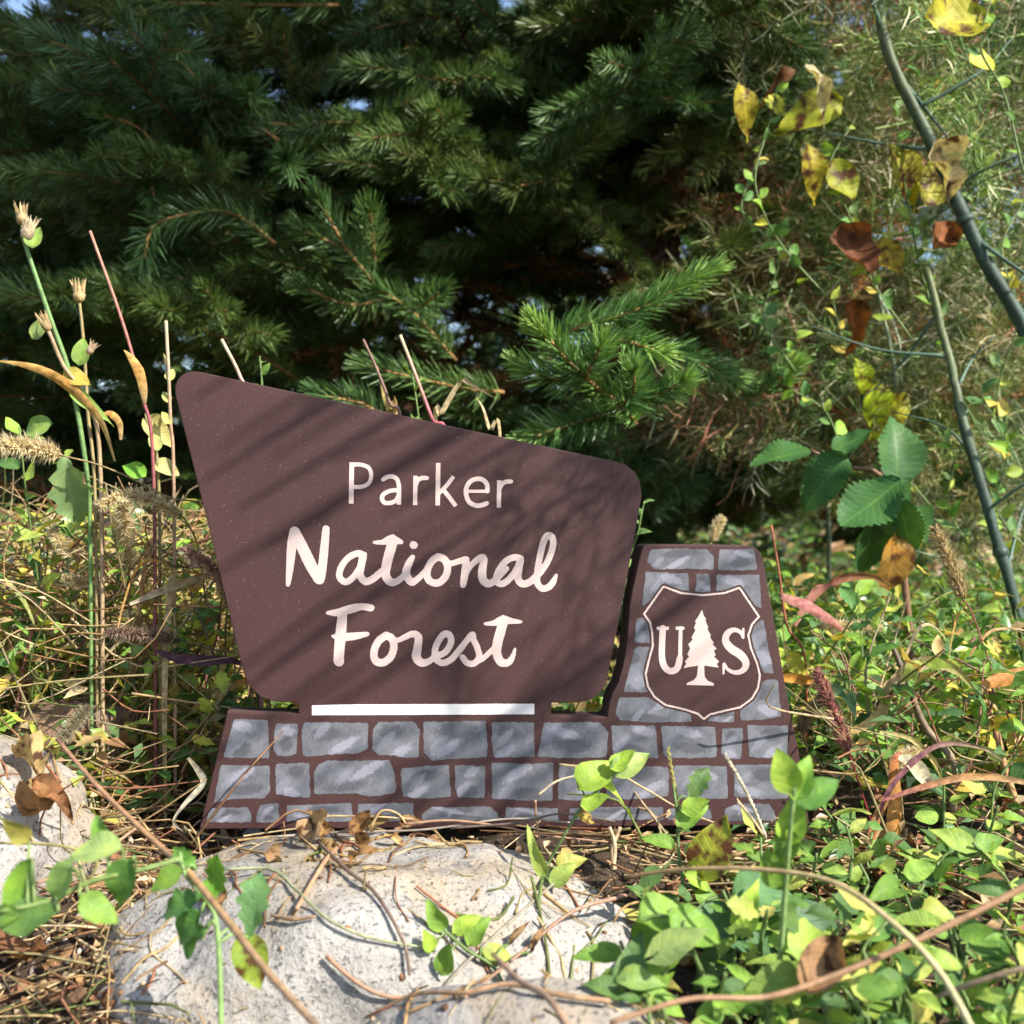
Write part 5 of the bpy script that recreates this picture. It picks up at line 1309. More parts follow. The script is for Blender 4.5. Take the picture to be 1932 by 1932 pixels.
blade('orange dry blade at the lower left rounded corner of the board', [(400, 1315), (430, 1295), (470, 1282), (500, 1276)], 0.05, 0.05, 24, OR, (0.2, 0, 1), 0.2)
blade('orange blade end poking out right of the shield tower', [(1440, 1275), (1490, 1278), (1520, 1282), (1550, 1284)], 0.10, 0.10, 26, np.array([(0.6, 0.28, 0.06), (0.62, 0.3, 0.05)]), (0.1, 0, 1), 0.2)
blade('pink curled leaf blade right of the upper tower', [(1590, 1190), (1560, 1165), (1520, 1140), (1480, 1125), (1470, 1118)], 0.10, 0.12, 30, np.array([(0.45, 0.20, 0.14), (0.50, 0.20, 0.18), (0.45, 0.24, 0.16)]), (0.2, 0.2, 1), 0.5)
blade('reddish orange blade arching beyond the pink leaf', [(1500, 1180), (1530, 1130), (1570, 1095), (1640, 1085), (1690, 1110)], 0.22, 0.24, 26, np.array([(0.4, 0.2, 0.14), (0.36, 0.14, 0.1), (0.5, 0.3, 0.1)]))
o = link('dry_leaf', LEAF['spotted'][0], None, leaf_mtx(unp(1690, 1005, 0.30), V3(-0.05, 0.0, -1), V3(0.4, -1, 0.2), 0.062), (0.42, 0.24, 0.06))
tag(o, 'brown and yellow broad leaf hanging under the sapling', 'dry leaf')
blade('curled olive tan blade humped over the right weeds', [(1590, 1390), (1660, 1350), (1690, 1290), (1740, 1250), (1800, 1262), (1845, 1310)], 0.05, 0.06, 36, np.array([(0.5, 0.36, 0.13), (0.40, 0.30, 0.17), (0.36, 0.36, 0.1)]), (0.3, 0.4, 1), 0.6)
blade('orange leaf tip reaching in from the right edge', [(1990, 1250), (1932, 1270), (1880, 1285), (1850, 1290)], 0.06, 0.05, 36, np.array([(0.55, 0.26, 0.07), (0.5, 0.22, 0.07)]), (0.2, 0.2, 1), 0.2)
blade('red and orange upright broad blade right of the base', [(1690, 1700), (1690, 1620), (1695, 1520), (1692, 1440), (1700, 1420)], -0.02, -0.01, 44, np.array([(0.36, 0.08, 0.05), (0.42, 0.20, 0.05), (0.5, 0.26, 0.08), (0.40, 0.07, 0.06)]), (1, 0.2, 0), 0.2, 0.35, None, True)
blade('dull red blade leaning beside the upright red one', [(1640, 1640), (1650, 1570), (1670, 1520), (1690, 1500)], -0.02, -0.02, 30, np.array([(0.36, 0.16, 0.08), (0.42, 0.24, 0.08)]), (1, 0.2, 0), 0.3)
blade('thin purple blade arching over the lower right weeds', [(1640, 1600), (1665, 1520), (1700, 1460), (1770, 1405), (1850, 1410), (1900, 1440)], -0.03, -0.02, 14, np.array([(0.22, 0.09, 0.10), (0.28, 0.12, 0.14), (0.5, 0.42, 0.24)]), (0.3, 0.3, 1), 0.6)
blade('long orange purple blade sweeping to the right edge', [(1665, 1510), (1740, 1485), (1830, 1465), (1932, 1475), (1990, 1500)], -0.03, -0.04, 18, np.array([(0.34, 0.12, 0.12), (0.5, 0.28, 0.12), (0.5, 0.36, 0.2)]), (0.2, 0.3, 1), 0.3)
blade('striped ivory dry blade folded down over the red blade', [(1695, 1430), (1720, 1440), (1745, 1470), (1760, 1490)], -0.02, -0.03, 40, np.array([(0.6, 0.54, 0.36), (0.55, 0.48, 0.3)]), (1, 0.2, 0.4), 0.2)
blade('yellow strap leaf curving down above the purple blade', [(1660, 1380), (1720, 1395), (1765, 1440), (1780, 1480)], -0.01, -0.02, 14, np.array([(0.5, 0.42, 0.18), (0.55, 0.42, 0.14)]))
blade('pale straw blade lying across the soil right of the base', [(1480, 1660), (1560, 1665), (1640, 1690), (1740, 1740)], -0.04, -0.06, 13, ST, (0.1, 0.9, 0.3), 0.3)
# straw lying along the foot of the sign
blade('tan stem lying along the foot of the sign toward the right', [(1300, 1590), (1400, 1592), (1480, 1600), (1560, 1598)], -0.015, -0.02, 9, ST, (0.1, 1, 0.2), 0.2)

# dry grass leaves standing in the left thicket and the right patch
for k in range(22):
    lft = k < 18
    a0 = RNG.uniform(0, 400) if lft else RNG.uniform(1560, 1900)
    y = RNG.uniform(0.0, 0.2); b0 = RNG.uniform(1150, 1330)
    h = RNG.uniform(60, 190) * (1 if lft else 0.6); ln = RNG.uniform(-150, 150)
    px = [(a0, b0), (a0 + ln * 0.2, b0 - h * 0.5), (a0 + ln * 0.6, b0 - h * 0.95), (a0 + ln * 1.1, b0 - h), (a0 + ln * 1.7, b0 - h * RNG.uniform(0.6, 0.95))]
    blade(('dry grass leaf bending over in the left thicket' if lft else 'dry grass leaf bending over in the right weed patch'), px, y, y + RNG.uniform(-0.03, 0.03), RNG.uniform(6, 13), [ST, OR, BRN * 1.4, np.array([(0.3, 0.36, 0.12), (0.5, 0.44, 0.18)])][k % 4], tuple(RNG.normal(0, 1, 3)), RNG.uniform(-1.5, 1.5), 0.3, 'dry grass leaves in the left thicket' if lft else 'dry grass leaves in the right patch', False)
# ------------------------------------------------------------------ bindweed and vines in front of the sign
from mathutils.bvhtree import BVHTree
bpy.context.view_layer.update()
BV = []
for ob in [o for o in COL.objects if o.name.startswith('boulder')]:
    bm = bmesh.new(); bm.from_mesh(ob.data); bm.transform(ob.matrix_world)
    BV.append(BVHTree.FromBMesh(bm)); bm.free()
unp_free = unp
CAMP = V3(0, CAM_Y, CAM_Z)
def unp(px, py, y):
    # as before, but what would lie inside a boulder rests on its surface instead
    p_ = unp_free(px, py, y)
    d_ = p_ - CAMP; L_p = np.linalg.norm(d_); d_ = d_ / L_p
    for t_ in BV:
        h = t_.ray_cast(Vector(CAMP), Vector(d_), L_p + 0.004)
        if h[0] is not None:
            return np.array(h[0]) + np.array(h[1]) * 0.0035
    return p_
FG = [(0.12, 0.235, 0.05), (0.09, 0.19, 0.05), (0.17, 0.30, 0.06), (0.07, 0.14, 0.055), (0.22, 0.33, 0.08), (0.06, 0.13, 0.04)]
def bind(label, px, y0, y1, leaves, r=0.0011, c=STEMG, grounded=True, auto=None, name='bindweed_plant'):
    """a stem through frame points, with leaves placed one by one: (kind, px, py, dx, dy, length px, colour, y, up)"""
    P = [unp(a, b, y0 + (y1 - y0) * k / max(1, len(px) - 1)) for k, (a, b) in enumerate(px)]
    if grounded: P = [ground_pt(P[0][0], P[0][1] + 0.004)] + P
    root = thing(name, label, 'plant', tuple(P[0]), 'bindweed in front of the sign')
    path = smooth(P, 7)
    link('stem', make_mesh('stem', *local(tube(path, [r, r * 0.7], 6, c), root), M_stem), root)
    for (kind, a, b, dx, dy, s, cc, y, up) in leaves:
        k, p, d, u, sz, cc = px_leaf(kind, a, b, y, dx, dy, s, cc, up, RNG.uniform(-0.25, 0.25) * abs(dx + dy))
        i = np.argmin(np.linalg.norm(path - p, axis=1))
        if np.linalg.norm(path[i] - p) > 0.004:
            link('leaf_stalk', make_mesh('leaf_stalk', *local(tube(smooth([path[i], (path[i] + p) / 2 + V3(0, 0, 0.003), p], 4), r * 0.6, 4, c), root), M_stem), root)
        add_leaf(root, kind, p, d, u, sz, np.array(cc) * RNG.uniform(0.85, 1.15))
    if auto:
        kind, size, spacing, cols = auto
        seg = np.linalg.norm(np.diff(path, axis=0), axis=1); s = np.concatenate([[0], np.cumsum(seg)])
        q = s[-1] * 0.1; k = 0
        while q < s[-1]:
            p = np.array([np.interp(q, s, path[:, i]) for i in range(3)])
            a_ = k * 2.4; d = nrm(V3(math.cos(a_), math.sin(a_) * 0.7, RNG.uniform(-0.1, 0.7)))
            add_leaf(root, kind, p + d * size * 0.25, d, V3(0.1, -0.6, 0.9) + RNG.normal(0, 0.35, 3), size * RNG.uniform(0.65, 1.25), pick(cols))
            q += spacing * RNG.uniform(0.6, 1.4); k += 1
    return root
UPF = (0.1, -0.7, 0.8); UPC = (-0.3, -0.9, 0.4)
YGN, MG, DGN, PG = (0.26, 0.40, 0.07), (0.16, 0.29, 0.06), (0.09, 0.17, 0.06), (0.26, 0.36, 0.14)
bind('bindweed sprig leaning right across the printed stones, centre right', [(1010, 1705), (1030, 1640), (1062, 1580), (1100, 1520), (1150, 1470), (1185, 1445)], -0.10, -0.10,
     [('ovate', 1090, 1490, 75, -65, 100, YGN, -0.10, UPF), ('ovate', 1160, 1465, 55, -48, 78, PG, -0.10, UPC), ('ovate', 1150, 1450, 40, -25, 60, YGN, -0.10, UPF), ('lance', 1130, 1482, 75, 22, 85, YGN, -0.10, (0, -0.3, 1)), ('ovate', 1095, 1520, 50, -15, 60, YGN, -0.105, UPF), ('spotted', 1085, 1535, 40, 15, 45, (0.4, 0.34, 0.1), -0.10, UPF), ('lance', 1030, 1660, -40, -95, 100, (0.22, 0.30, 0.08), -0.11, UPC), ('ovate', 1050, 1640, 50, -30, 60, (0.3, 0.32, 0.1), -0.11, UPF), ('ovate', 1035, 1680, 35, -40, 60, (0.2, 0.28, 0.08), -0.11, UPC), ('ovate', 1060, 1600, 30, 40, 40, (0.4, 0.30, 0.12), -0.10, UPF)])
bind('leafy bindweed standing before the right part of the stone base', [(1300, 1760), (1290, 1680), (1280, 1600), (1278, 1540), (1270, 1480)], -0.13, -0.11,
     [('ovate', 1278, 1560, 45, -40, 70, MG, -0.12, UPF), ('ovate', 1285, 1530, 50, -20, 58, YGN, -0.12, UPC), ('lobed', 1300, 1510, 30, -55, 70, DGN, -0.11, UPF), ('ovate', 1270, 1600, -40, -30, 55, MG, -0.12, UPF), ('ovate', 1290, 1610, 55, -10, 60, PG, -0.12, UPF), ('ovate', 1290, 1650, 60, 15, 62, YGN, -0.13, UPF), ('spotted', 1320, 1660, 40, -110, 130, (0.34, 0.40, 0.06), -0.13, UPC), ('ovate', 1250, 1640, -35, 25, 60, DGN, -0.125, UPF), ('ovate', 1310, 1680, 60, 40, 70, MG, -0.13, UPF), ('oval', 1280, 1690, -45, 45, 70, DGN, -0.13, UPF)])
bind('blurred upright bindweed shoot at the right end of the base, near the lens', [(1440, 1990), (1470, 1820), (1480, 1700), (1490, 1580), (1500, 1480)], -0.26, -0.27,
     [('ovate', 1495, 1500, -28, -80, 95, YGN, -0.27, UPC), ('ovate', 1500, 1510, 20, -75, 85, (0.2, 0.36, 0.07), -0.27, UPC), ('ovate', 1505, 1520, 70, -45, 95, (0.10, 0.22, 0.06), -0.27, UPF), ('ovate', 1490, 1590, 5, -75, 90, (0.22, 0.38, 0.06), -0.265, UPC), ('ovate', 1490, 1560, -14, 60, 80, (0.1, 0.2, 0.05), -0.265, UPC), ('oval', 1478, 1680, -30, -70, 85, (0.14, 0.26, 0.05), -0.26, UPC), ('ovate', 1480, 1700, 20, 60, 75, DGN, -0.26, UPF)], 0.0014, (0.2, 0.3, 0.1))
bind('big leaved bindweed beside the right end of the large boulder', [(1330, 1880), (1310, 1800), (1290, 1740)], -0.25, -0.25,
     [('oval', 1200, 1740, 110, -20, 130, (0.17, 0.30, 0.06), -0.25, (0.1, -0.5, 1)), ('oval', 1260, 1720, 90, 60, 110, (0.15, 0.29, 0.05), -0.255, UPF), ('arrow', 1240, 1800, 70, -40, 110, PG, -0.27, UPF), ('oval', 1290, 1760, -60, 60, 90, (0.2, 0.34, 0.1), -0.26, UPF), ('arrow', 1250, 1840, -60, 30, 100, MG, -0.26, UPF)], 0.0013)
bind('broad grey green bindweed leaves behind the big leaved one', [(1430, 1880), (1420, 1800), (1400, 1740), (1370, 1690)], -0.18, -0.17,
     [('oval', 1300, 1730, 110, 30, 150, (0.07, 0.15, 0.08), -0.18, (0.1, -0.6, 1)), ('oval', 1380, 1700, 100, -30, 130, (0.08, 0.17, 0.08), -0.18, UPF), ('arrow', 1400, 1750, 20, -70, 90, YGN, -0.19, UPC), ('oval', 1420, 1780, 80, 40, 110, (0.06, 0.14, 0.07), -0.18, UPF), ('arrow', 1370, 1800, -60, 50, 100, DGN, -0.18, UPF), ('oval', 1490, 1700, 70, 80, 130, (0.08, 0.16, 0.09), -0.17, UPF)], 0.0013)
bind('low bindweed tuft left of the big leaves at the boulder end', [(1250, 1935), (1190, 1890), (1180, 1830)], -0.27, -0.26,
     [('arrow', 1165, 1840, -30, 40, 80, MG, -0.26, UPF), ('arrow', 1180, 1850, 70, -10, 80, (0.16, 0.26, 0.09), -0.27, UPF), ('ovate', 1185, 1870, 10, -80, 100, (0.08, 0.16, 0.06), -0.26, UPC), ('arrow', 1230, 1880, 50, 30, 80, MG, -0.27, UPF), ('arrow', 1160, 1880, -60, -20, 70, DGN, -0.27, UPF)])
bind('small bindweed sprig lying on the boulder, centre', [(960, 1890), (930, 1830), (880, 1800), (835, 1760), (815, 1735)], -0.16, -0.15,
     [('ovate', 835, 1760, -30, -45, 60, MG, -0.15, UPC), ('ovate', 850, 1765, 40, -35, 55, YGN, -0.15, UPF), ('ovate', 880, 1790, 30, -50, 60, MG, -0.155, UPC), ('ovate', 815, 1800, -10, -30, 45, YGN, -0.155, UPF), ('ovate', 830, 1840, 20, -60, 65, MG, -0.16, UPC), ('ovate', 905, 1800, 40, 10, 60, (0.3, 0.36, 0.1), -0.16, UPF), ('withered', 960, 1790, 40, -60, 50, (0.28, 0.19, 0.12), -0.15, UPF), ('withered', 1000, 1800, 20, -60, 50, (0.26, 0.17, 0.11), -0.14, UPC)])
bind('green bindweed shoot at lower left with scalloped leaves and straight stem', [(418, 1990), (416, 1880), (412, 1780), (400, 1715), (350, 1650), (338, 1600)], -0.27, -0.25,
     [('lobed', 385, 1690, -70, 20, 95, (0.08, 0.20, 0.07), -0.26, UPF), ('lobed', 400, 1700, 18, -85, 95, (0.12, 0.28, 0.05), -0.25, UPC), ('lobed', 470, 1770, 12, -105, 120, (0.13, 0.26, 0.12), -0.25, UPC), ('ovate', 380, 1720, -60, 60, 90, (0.08, 0.2, 0.06), -0.26, UPF), ('ovate', 345, 1640, -50, 30, 75, MG, -0.26, UPF), ('oval', 390, 1750, -40, 30, 80, (0.09, 0.21, 0.08), -0.26, UPF), ('spotted', 455, 1760, 40, 85, 110, (0.2, 0.3, 0.05), -0.25, UPF), ('lobed', 370, 1640, -35, -40, 60, (0.1, 0.24, 0.06), -0.25, UPC)], 0.0013, (0.20, 0.32, 0.10))
bind('blurred bindweed with curling leaves hanging before the left boulder', [(340, 1620), (270, 1640), (180, 1660), (90, 1700), (0, 1720)], -0.28, -0.30,
     [('oval', 230, 1600, -95, 10, 110, PG, -0.29, (0.1, -0.5, 1)), ('ovate', 250, 1620, -40, 80, 110, (0.08, 0.18, 0.05), -0.29, UPF), ('arrow', 130, 1640, -40, 60, 100, (0.18, 0.3, 0.1), -0.30, UPF), ('ovate', 60, 1620, -30, 100, 120, (0.16, 0.32, 0.05), -0.29, UPC), ('ovate', 110, 1720, -110, 25, 130, (0.1, 0.2, 0.06), -0.30, UPF), ('ovate', 150, 1690, 60, 60, 90, MG, -0.30, UPF), ('ovate', 55, 1590, -40, -60, 70, (0.36, 0.34, 0.1), -0.28, UPC), ('arrow', 20, 1730, -60, 20, 90, MG, -0.30, UPF), ('ovate', 200, 1590, -30, -40, 60, (0.12, 0.26, 0.06), -0.28, UPC)], 0.0012, (0.2, 0.28, 0.09), False)
BL = ['arrow leaved bindweed shoot right of the hanging brown leaf', 'small bindweed shoot below the red blades, lower right', 'round leaved bindweed between the two brown runners', 'arrow leaved bindweed at the right edge above the long runner', 'pointed leaf bindweed on the soil right of the blurred upright shoot', 'round leaved bindweed at the foot of the red blades', 'arrow leaved bindweed just right of the red blades', 'pointed leaf bindweed under the long orange purple blade',
      'round leaved bindweed at the bottom edge below the bent stem', 'arrow leaved bindweed in the bottom right corner', 'pointed leaf bindweed at the bottom edge under the hanging brown leaf', 'round leaved bindweed at the bottom edge beside the low boulder', 'arrow leaved bindweed at the right edge below the long runner', 'pointed leaf bindweed at the bottom where the bent stem leaves the picture', 'round leaved bindweed behind the purple arching blade', 'arrow leaved bindweed close to the right foot of the sign', 'pointed leaf bindweed at the right edge above the orange purple blade']
for k, (a, b, y, h) in enumerate(((1600, 1900, -0.20, 150), (1700, 1800, -0.14, 150), (1800, 1900, -0.22, 160), (1890, 1760, -0.14, 170), (1560, 1720, -0.10, 110), (1660, 1680, -0.07, 110), (1760, 1700, -0.08, 110), (1850, 1640, -0.05, 120), (1720, 1930, -0.27, 120), (1900, 1960, -0.28, 150), (1500, 1940, -0.26, 110), (1400, 1960, -0.29, 90), (1930, 1850, -0.22, 140), (1640, 1960, -0.29, 100), (1780, 1590, -0.02, 120), (1580, 1620, -0.02, 110), (1870, 1540, 0.0, 120))):
    bind(BL[k], [(a, b), (a + RNG.uniform(-25, 25), b - h * 0.5), (a + RNG.uniform(-60, 60), b - h)], y, y + RNG.uniform(-0.02, 0.02), [], auto=(['arrow', 'ovate', 'oval'][k % 3], RNG.uniform(0.013, 0.024), 0.0065, FG + [(0.3, 0.36, 0.1)]))

for k in range(34):
    a, b = RNG.uniform(1200, 1920), RNG.uniform(1640, 1935)
    y = float(np.interp(b, [1600, 1932], [-0.06, -0.27])) + RNG.uniform(-0.03, 0.03); h = RNG.uniform(50, 120)
    bind('short weed tuft in the lower right tangle, ' + ['ragged lobed leaves', 'tiny pointed leaves', 'small arrow leaves', 'narrow leaves'][k % 4], [(a, b), (a + RNG.uniform(-20, 20), b - h * 0.5), (a + RNG.uniform(-40, 40), b - h)], y, y + RNG.uniform(-0.02, 0.02), [], auto=(['lobed', 'ovate', 'arrow', 'lance'][k % 4], RNG.uniform(0.011, 0.02), 0.0055, FG + [(0.3, 0.36, 0.1), (0.42, 0.40, 0.14)]))

def vine(label, px, y0, y1, r, c, name='trailing_vine', grounded=False):
    P = [unp(a, b, y0 + (y1 - y0) * k / max(1, len(px) - 1)) for k, (a, b) in enumerate(px)]
    v, f, cc = tube(smooth(P, 8), r, 7, c, 0.2)
    return tag(link(name, make_mesh(name, v, f, cc, M_stem)), label, 'vine')
vine('brown woody vine running diagonally across the lower left corner', [(108, 1395), (190, 1490), (300, 1595), (350, 1640), (420, 1725), (510, 1840), (620, 1960)], -0.16, -0.34, [0.0010, 0.0016, 0.0014], np.array([(0.30, 0.16, 0.10), (0.36, 0.22, 0.10), (0.30, 0.2, 0.12)]))
vine('pale bent stem arching through the lower right leaves', [(1180, 1655), (1290, 1640), (1430, 1640), (1560, 1660), (1660, 1720), (1770, 1830), (1860, 1990)], -0.24, -0.34, [0.0008, 0.0010, 0.0015], np.array([(0.34, 0.2, 0.1), (0.5, 0.38, 0.18), (0.46, 0.42, 0.22)]))
vine('long brown runner sweeping up to the right edge', [(1150, 1930), (1300, 1885), (1450, 1880), (1600, 1830), (1760, 1760), (1960, 1660)], -0.32, -0.30, [0.0010, 0.0012, 0.0014], (0.34, 0.2, 0.11))
vine('second brown runner lower at the right edge', [(1770, 1880), (1850, 1850), (1990, 1810)], -0.30, -0.32, [0.0009, 0.0013], (0.36, 0.27, 0.16))
vine('green grey stem lying over the boulder', [(430, 1535 + 105), (510, 1640), (560, 1690), (620, 1740), (690, 1770), (760, 1785), (800, 1790)], -0.14, -0.14, [0.0009, 0.0007], (0.30, 0.32, 0.18))
vine('dark dry twig curving over the middle of the boulder', [(600, 1600), (650, 1650), (700, 1690), (740, 1740), (765, 1790), (775, 1840)], -0.09, -0.15, [0.0012, 0.0007], (0.18, 0.12, 0.09), 'dry_twig')
vine('straight reddish straw leaning over the boulder', [(640, 1595), (610, 1640), (565, 1725)], -0.09, -0.14, [0.0013, 0.0012], (0.42, 0.24, 0.14), 'dry_twig')
vine('short brown sliver lying on the boulder', [(520, 1735), (560, 1742), (600, 1738)], -0.145, -0.145, [0.0007, 0.0012, 0.0006], (0.30, 0.19, 0.11), 'dry_twig')
vine('reddish curved twig at the lower middle of the boulder', [(620, 1800), (680, 1850), (740, 1880), (830, 1880)], -0.18, -0.19, [0.0011, 0.0008], (0.36, 0.2, 0.12), 'dry_twig')
vine('brown tendril looping from the boulder to the bottom right', [(690, 1920), (790, 1890), (880, 1885), (960, 1870), (1060, 1890), (1150, 1905)], -0.24, -0.27, [0.0008, 0.0012], (0.36, 0.22, 0.12))
vine('blurred thick brown twig near the lens at the bottom', [(930, 1800), (980, 1850), (1040, 1890), (1100, 1990)], -0.30, -0.36, [0.0008, 0.0016], (0.30, 0.2, 0.13), 'dry_twig')
vine('thin tan vine hanging over the left boulder', [(0, 1590), (110, 1595), (180, 1620), (170, 1660)], -0.20, -0.2, [0.0007, 0.0007], (0.3, 0.26, 0.1))
vine('red brown runner crossing the left boulder face', [(30, 1680), (110, 1650), (190, 1610), (260, 1560)], -0.19, -0.15, [0.0008, 0.0008], (0.38, 0.22, 0.13))
vine('green upright stem in front of the left boulder', [(180, 1745), (165, 1680), (140, 1600)], -0.21, -0.19, [0.0011, 0.0009], (0.24, 0.26, 0.1))
vine('tan straw stem slanting over the boulder to the bindweed', [(790, 1930), (850, 1850), (930, 1770), (1010, 1700), (1100, 1620)], -0.13, -0.08, [0.0008, 0.0007], (0.3, 0.27, 0.2))
vine('reddish twig pointing at the right end of the boulder', [(880, 1890), (980, 1800), (1080, 1720), (1180, 1690)], -0.2, -0.12, [0.0006, 0.0012], (0.36, 0.22, 0.15), 'dry_twig')
# dry twigs and stems lying along the foot of the sign
TW = [([(560, 1600), (590, 1545), (680, 1540), (780, 1545)], 'looping tan stem at the foot of the sign, left of centre', (0.5, 0.36, 0.2)), ([(520, 1590), (640, 1570), (800, 1565), (960, 1545), (1080, 1552)], 'long grey twig lying along the foot of the sign', (0.30, 0.25, 0.2)), ([(700, 1560), (720, 1530), (750, 1535), (770, 1560)], 'small arched stem at the foot of the sign', (0.48, 0.32, 0.15)),
      ([(760, 1555), (850, 1548), (950, 1560), (1020, 1575), (1160, 1590)], 'brown twig tangle strand below the middle of the sign', (0.34, 0.2, 0.12)), ([(850, 1562), (980, 1552), (1060, 1535), (1160, 1550)], 'dark wiry twig below the middle of the sign', (0.12, 0.09, 0.07)), ([(1010, 1510), (1012, 1550), (1020, 1620)], 'thin upright brown twig before the printed stones', (0.36, 0.22, 0.12)),
      ([(1015, 1500), (1060, 1470), (1150, 1455)], 'pale thin stem rising past the printed stones', (0.5, 0.42, 0.28)), ([(1055, 1442), (1150, 1455), (1220, 1490), (1290, 1530), (1370, 1560)], 'long seeded stem curving down over the right printed stones', (0.45, 0.34, 0.18)), ([(1150, 1680), (1160, 1600), (1150, 1560)], 'stout broken straw standing in front of the base', (0.55, 0.42, 0.26)), ([(1170, 1675), (1155, 1610), (1170, 1560)], 'second broken straw beside the stout one', (0.5, 0.34, 0.2))]
for pts, lb, c in TW:
    thick = 0.0016 if 'straw' in lb else 0.0008
    vine(lb, pts, -0.065, -0.06, [thick, thick * 0.7], c, 'dry_twig')
def seed_spike(label, px, y, c, wpx=8):
    P = smooth([unp(a, b, y) for a, b in px], 6); d = y - CAM_Y
    root = thing('grass_spike', label, 'grass', tuple(P[0]))
    link('stem', make_mesh('stem', *local(tube(P, [0.0009, 0.0005], 5, c), root), M_dry), root)
    parts = []
    for k in range(0, len(P) - 1):
        t = nrm(P[k + 1] - P[k])
        for sgn in (1, -1):
            b = P[k] + t * 0.001 * sgn; q = nrm(t + V3(0.35 * sgn, 0, 0)); s = wpx / F * d
            parts.append(tube([b, b + q * s * 0.6, b + q * s * 1.4], [s * 0.1, s * 0.26, s * 0.04], 5, np.array(c) * RNG.uniform(0.8, 1.2)))
    link('seed_head', make_mesh('seed_head', *local(cat(parts), root), M_dry), root)
seed_spike('pale twisted grass spike in front of the stones near the right end', [(1445, 1580), (1420, 1520), (1395, 1470), (1368, 1425)], -0.09, (0.6, 0.54, 0.40))
seed_spike('short second grass spike below the pale twisted one', [(1440, 1575), (1415, 1540), (1392, 1512)], -0.09, (0.55, 0.44, 0.28), 7)
seed_spike('straight yellow green grass spike crossing the stones', [(1285, 1545), (1272, 1480), (1260, 1410)], -0.10, (0.42, 0.38, 0.12), 8)

def dry_leaf(label, px, py, y, dx, dy, s, c, up, group='curled dry leaves'):
    k, p, d, u, sz, c = px_leaf('withered', px, py, y, dx, dy, s, c, up)
    o = link('dry_leaf', LEAF['withered'][RNG.integers(4)], None, leaf_mtx(p, d, u, sz), c)
    return tag(o, label, 'dry leaf', group)
dry_leaf('blurred curled brown leaf hanging in the lower right foreground', 1585, 1765, -0.28, -50, 90, 112, (0.30, 0.18, 0.11), UPC, None)
dry_leaf('large papery brown leaf against the foot of the sign, left of centre', 570, 1600, -0.075, 90, -50, 75, (0.36, 0.25, 0.17), (0, -0.6, 0.7), None)
dry_leaf('crumpled brown leaf on a twig at the foot of the sign', 690, 1560, -0.06, 50, -20, 48, (0.24, 0.19, 0.1), UPC, None)
dry_leaf('crumpled dry leaf below the curly tendril at the foot of the sign', 755, 1555, -0.06, 50, -15, 42, (0.32, 0.21, 0.12), UPC, None)
dry_leaf('brown leaf lying on pebbles before the boulder', 500, 1625, -0.10, 50, 25, 55, (0.28, 0.18, 0.11), (0, -0.4, 1), None)
dry_leaf('dark brown leaf on the left boulder', 60, 1480, -0.12, 60, 20, 80, (0.22, 0.11, 0.06), UPF, None)
dry_leaf('curled brown leaf at the right side of the left boulder', 170, 1610, -0.18, 40, -5, 60, (0.26, 0.13, 0.08), UPF, None)
for k in range(46):
    if 12 < k < 22: continue
    if k < 26: p = on_ground_px(RNG.uniform(0, 430), RNG.uniform(1250, 1560) if k < 13 else RNG.uniform(1720, 1932))
    else: p = on_ground_px(RNG.uniform(1180, 1900), RNG.uniform(1600, 1920))
    d = nrm(RNG.normal(0, 1, 3) * V3(1, 1, 0.3))
    o = link('dry_leaf', LEAF['withered'][k % 4], None, leaf_mtx(p + V3(0, 0, 0.004), d, V3(0, -0.3, 1) + RNG.normal(0, 0.3, 3), RNG.uniform(0.014, 0.034)), pick([(0.40, 0.25, 0.12), (0.30, 0.17, 0.09), (0.48, 0.36, 0.2), (0.2, 0.1, 0.06)]))
    tag(o, 'curled dry leaf on the litter left of the sign' if k < 26 else 'curled dry leaf on the soil under the lower right bindweed', 'dry leaf', 'dry leaves on the ground left of the sign' if k < 26 else 'dry leaves under the bindweed')
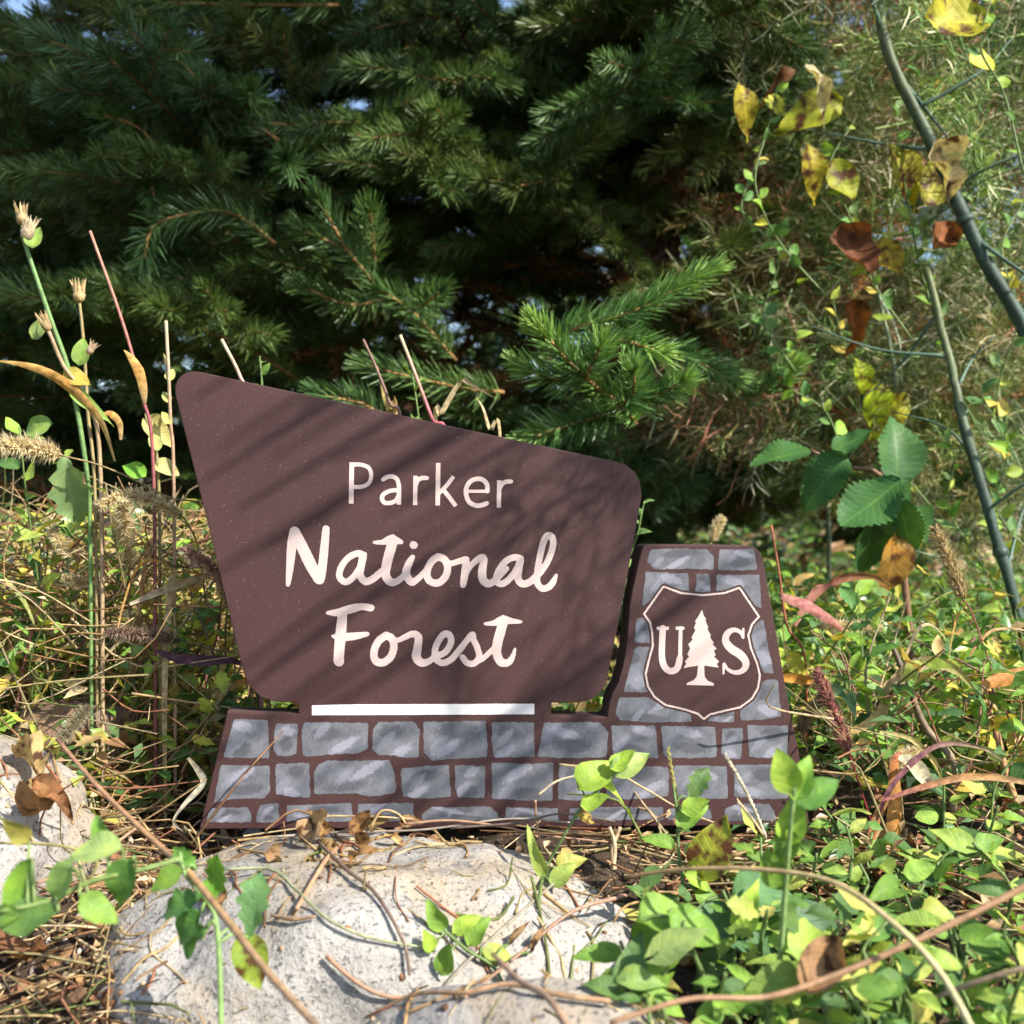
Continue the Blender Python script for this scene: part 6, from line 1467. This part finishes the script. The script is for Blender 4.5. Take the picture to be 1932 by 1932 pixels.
for k, (px, py) in enumerate(((610, 1590), (660, 1575), (720, 1578), (640, 1610), (700, 1600), (590, 1625), (660, 1640))):
    d = nrm(RNG.normal(0, 1, 3) * V3(1, 0.5, 0.4))
    o = link('dry_leaf', LEAF['withered'][k % 4], None, leaf_mtx(unp(px, py, -0.075), d, V3(0, -0.7, 0.7) + RNG.normal(0, 0.3, 3), RNG.uniform(0.012, 0.022)), pick([(0.36, 0.23, 0.12), (0.28, 0.16, 0.08), (0.44, 0.3, 0.16)]))
    tag(o, 'small crumpled leaf in the dry heap at the foot of the sign', 'dry leaf', 'crumpled leaves at the foot of the sign')

# straw and crumbs lying on the boulders
from mathutils.bvhtree import BVHTree
bpy.context.view_layer.update()
bits, crumbs = [], []
for ob in [o for o in COL.objects if o.name.startswith('boulder')]:
    bm = bmesh.new(); bm.from_mesh(ob.data); bm.transform(ob.matrix_world)
    tree_ = BVHTree.FromBMesh(bm); bm.free()
    def drop(x, y):
        h = tree_.ray_cast(Vector((x, y, 0.5)), Vector((0, 0, -1)))
        return None if h[0] is None or h[1].z < 0.25 else np.array(h[0])
    cx, cy = ob.location.x, ob.location.y
    for k in range(150):
        x, y = cx + RNG.uniform(-0.15, 0.15), cy + RNG.uniform(-0.10, 0.10)
        a_ = RNG.uniform(0, 6.28); l = RNG.uniform(0.008, 0.05)
        pts = [drop(x + math.cos(a_ + 0.25 * q) * l * q, y + math.sin(a_ + 0.25 * q) * l * q) for q in (0, 0.33, 0.66, 1.0)]
        if any(q is None for q in pts): continue
        pts = np.array(pts) + V3(0, 0, 0.0012) + RNG.normal(0, 0.001, (4, 3)) * V3(1, 1, 0.6)
        if k % 3 == 0:
            pts[-1][2] += RNG.uniform(0, 0.012)
        bits.append(tube(smooth(pts, 3), RNG.uniform(0.0003, 0.0009), 4, pick(STRAW), 0.2, False))
    for k in range(140):
        q = drop(cx + RNG.uniform(-0.15, 0.15), cy + RNG.uniform(-0.10, 0.10))
        if q is None: continue
        r = RNG.uniform(0.0006, 0.002)
        crumbs.append((iv * r * RNG.uniform(0.4, 1.3, 3) + q, ifc, colr(pick(LIT_C), 12)))
tag(link('dry_straw', make_mesh('dry_straw', *cat(bits), M_dry)), 'thin straw and twig bits lying on the boulders', 'straw', None, 'stuff')
tag(link('soil_crumbs', make_mesh('soil_crumbs', *cat(crumbs), M_litter, False)), 'brown crumbs and leaf scraps lying on the boulders', 'litter', None, 'stuff')
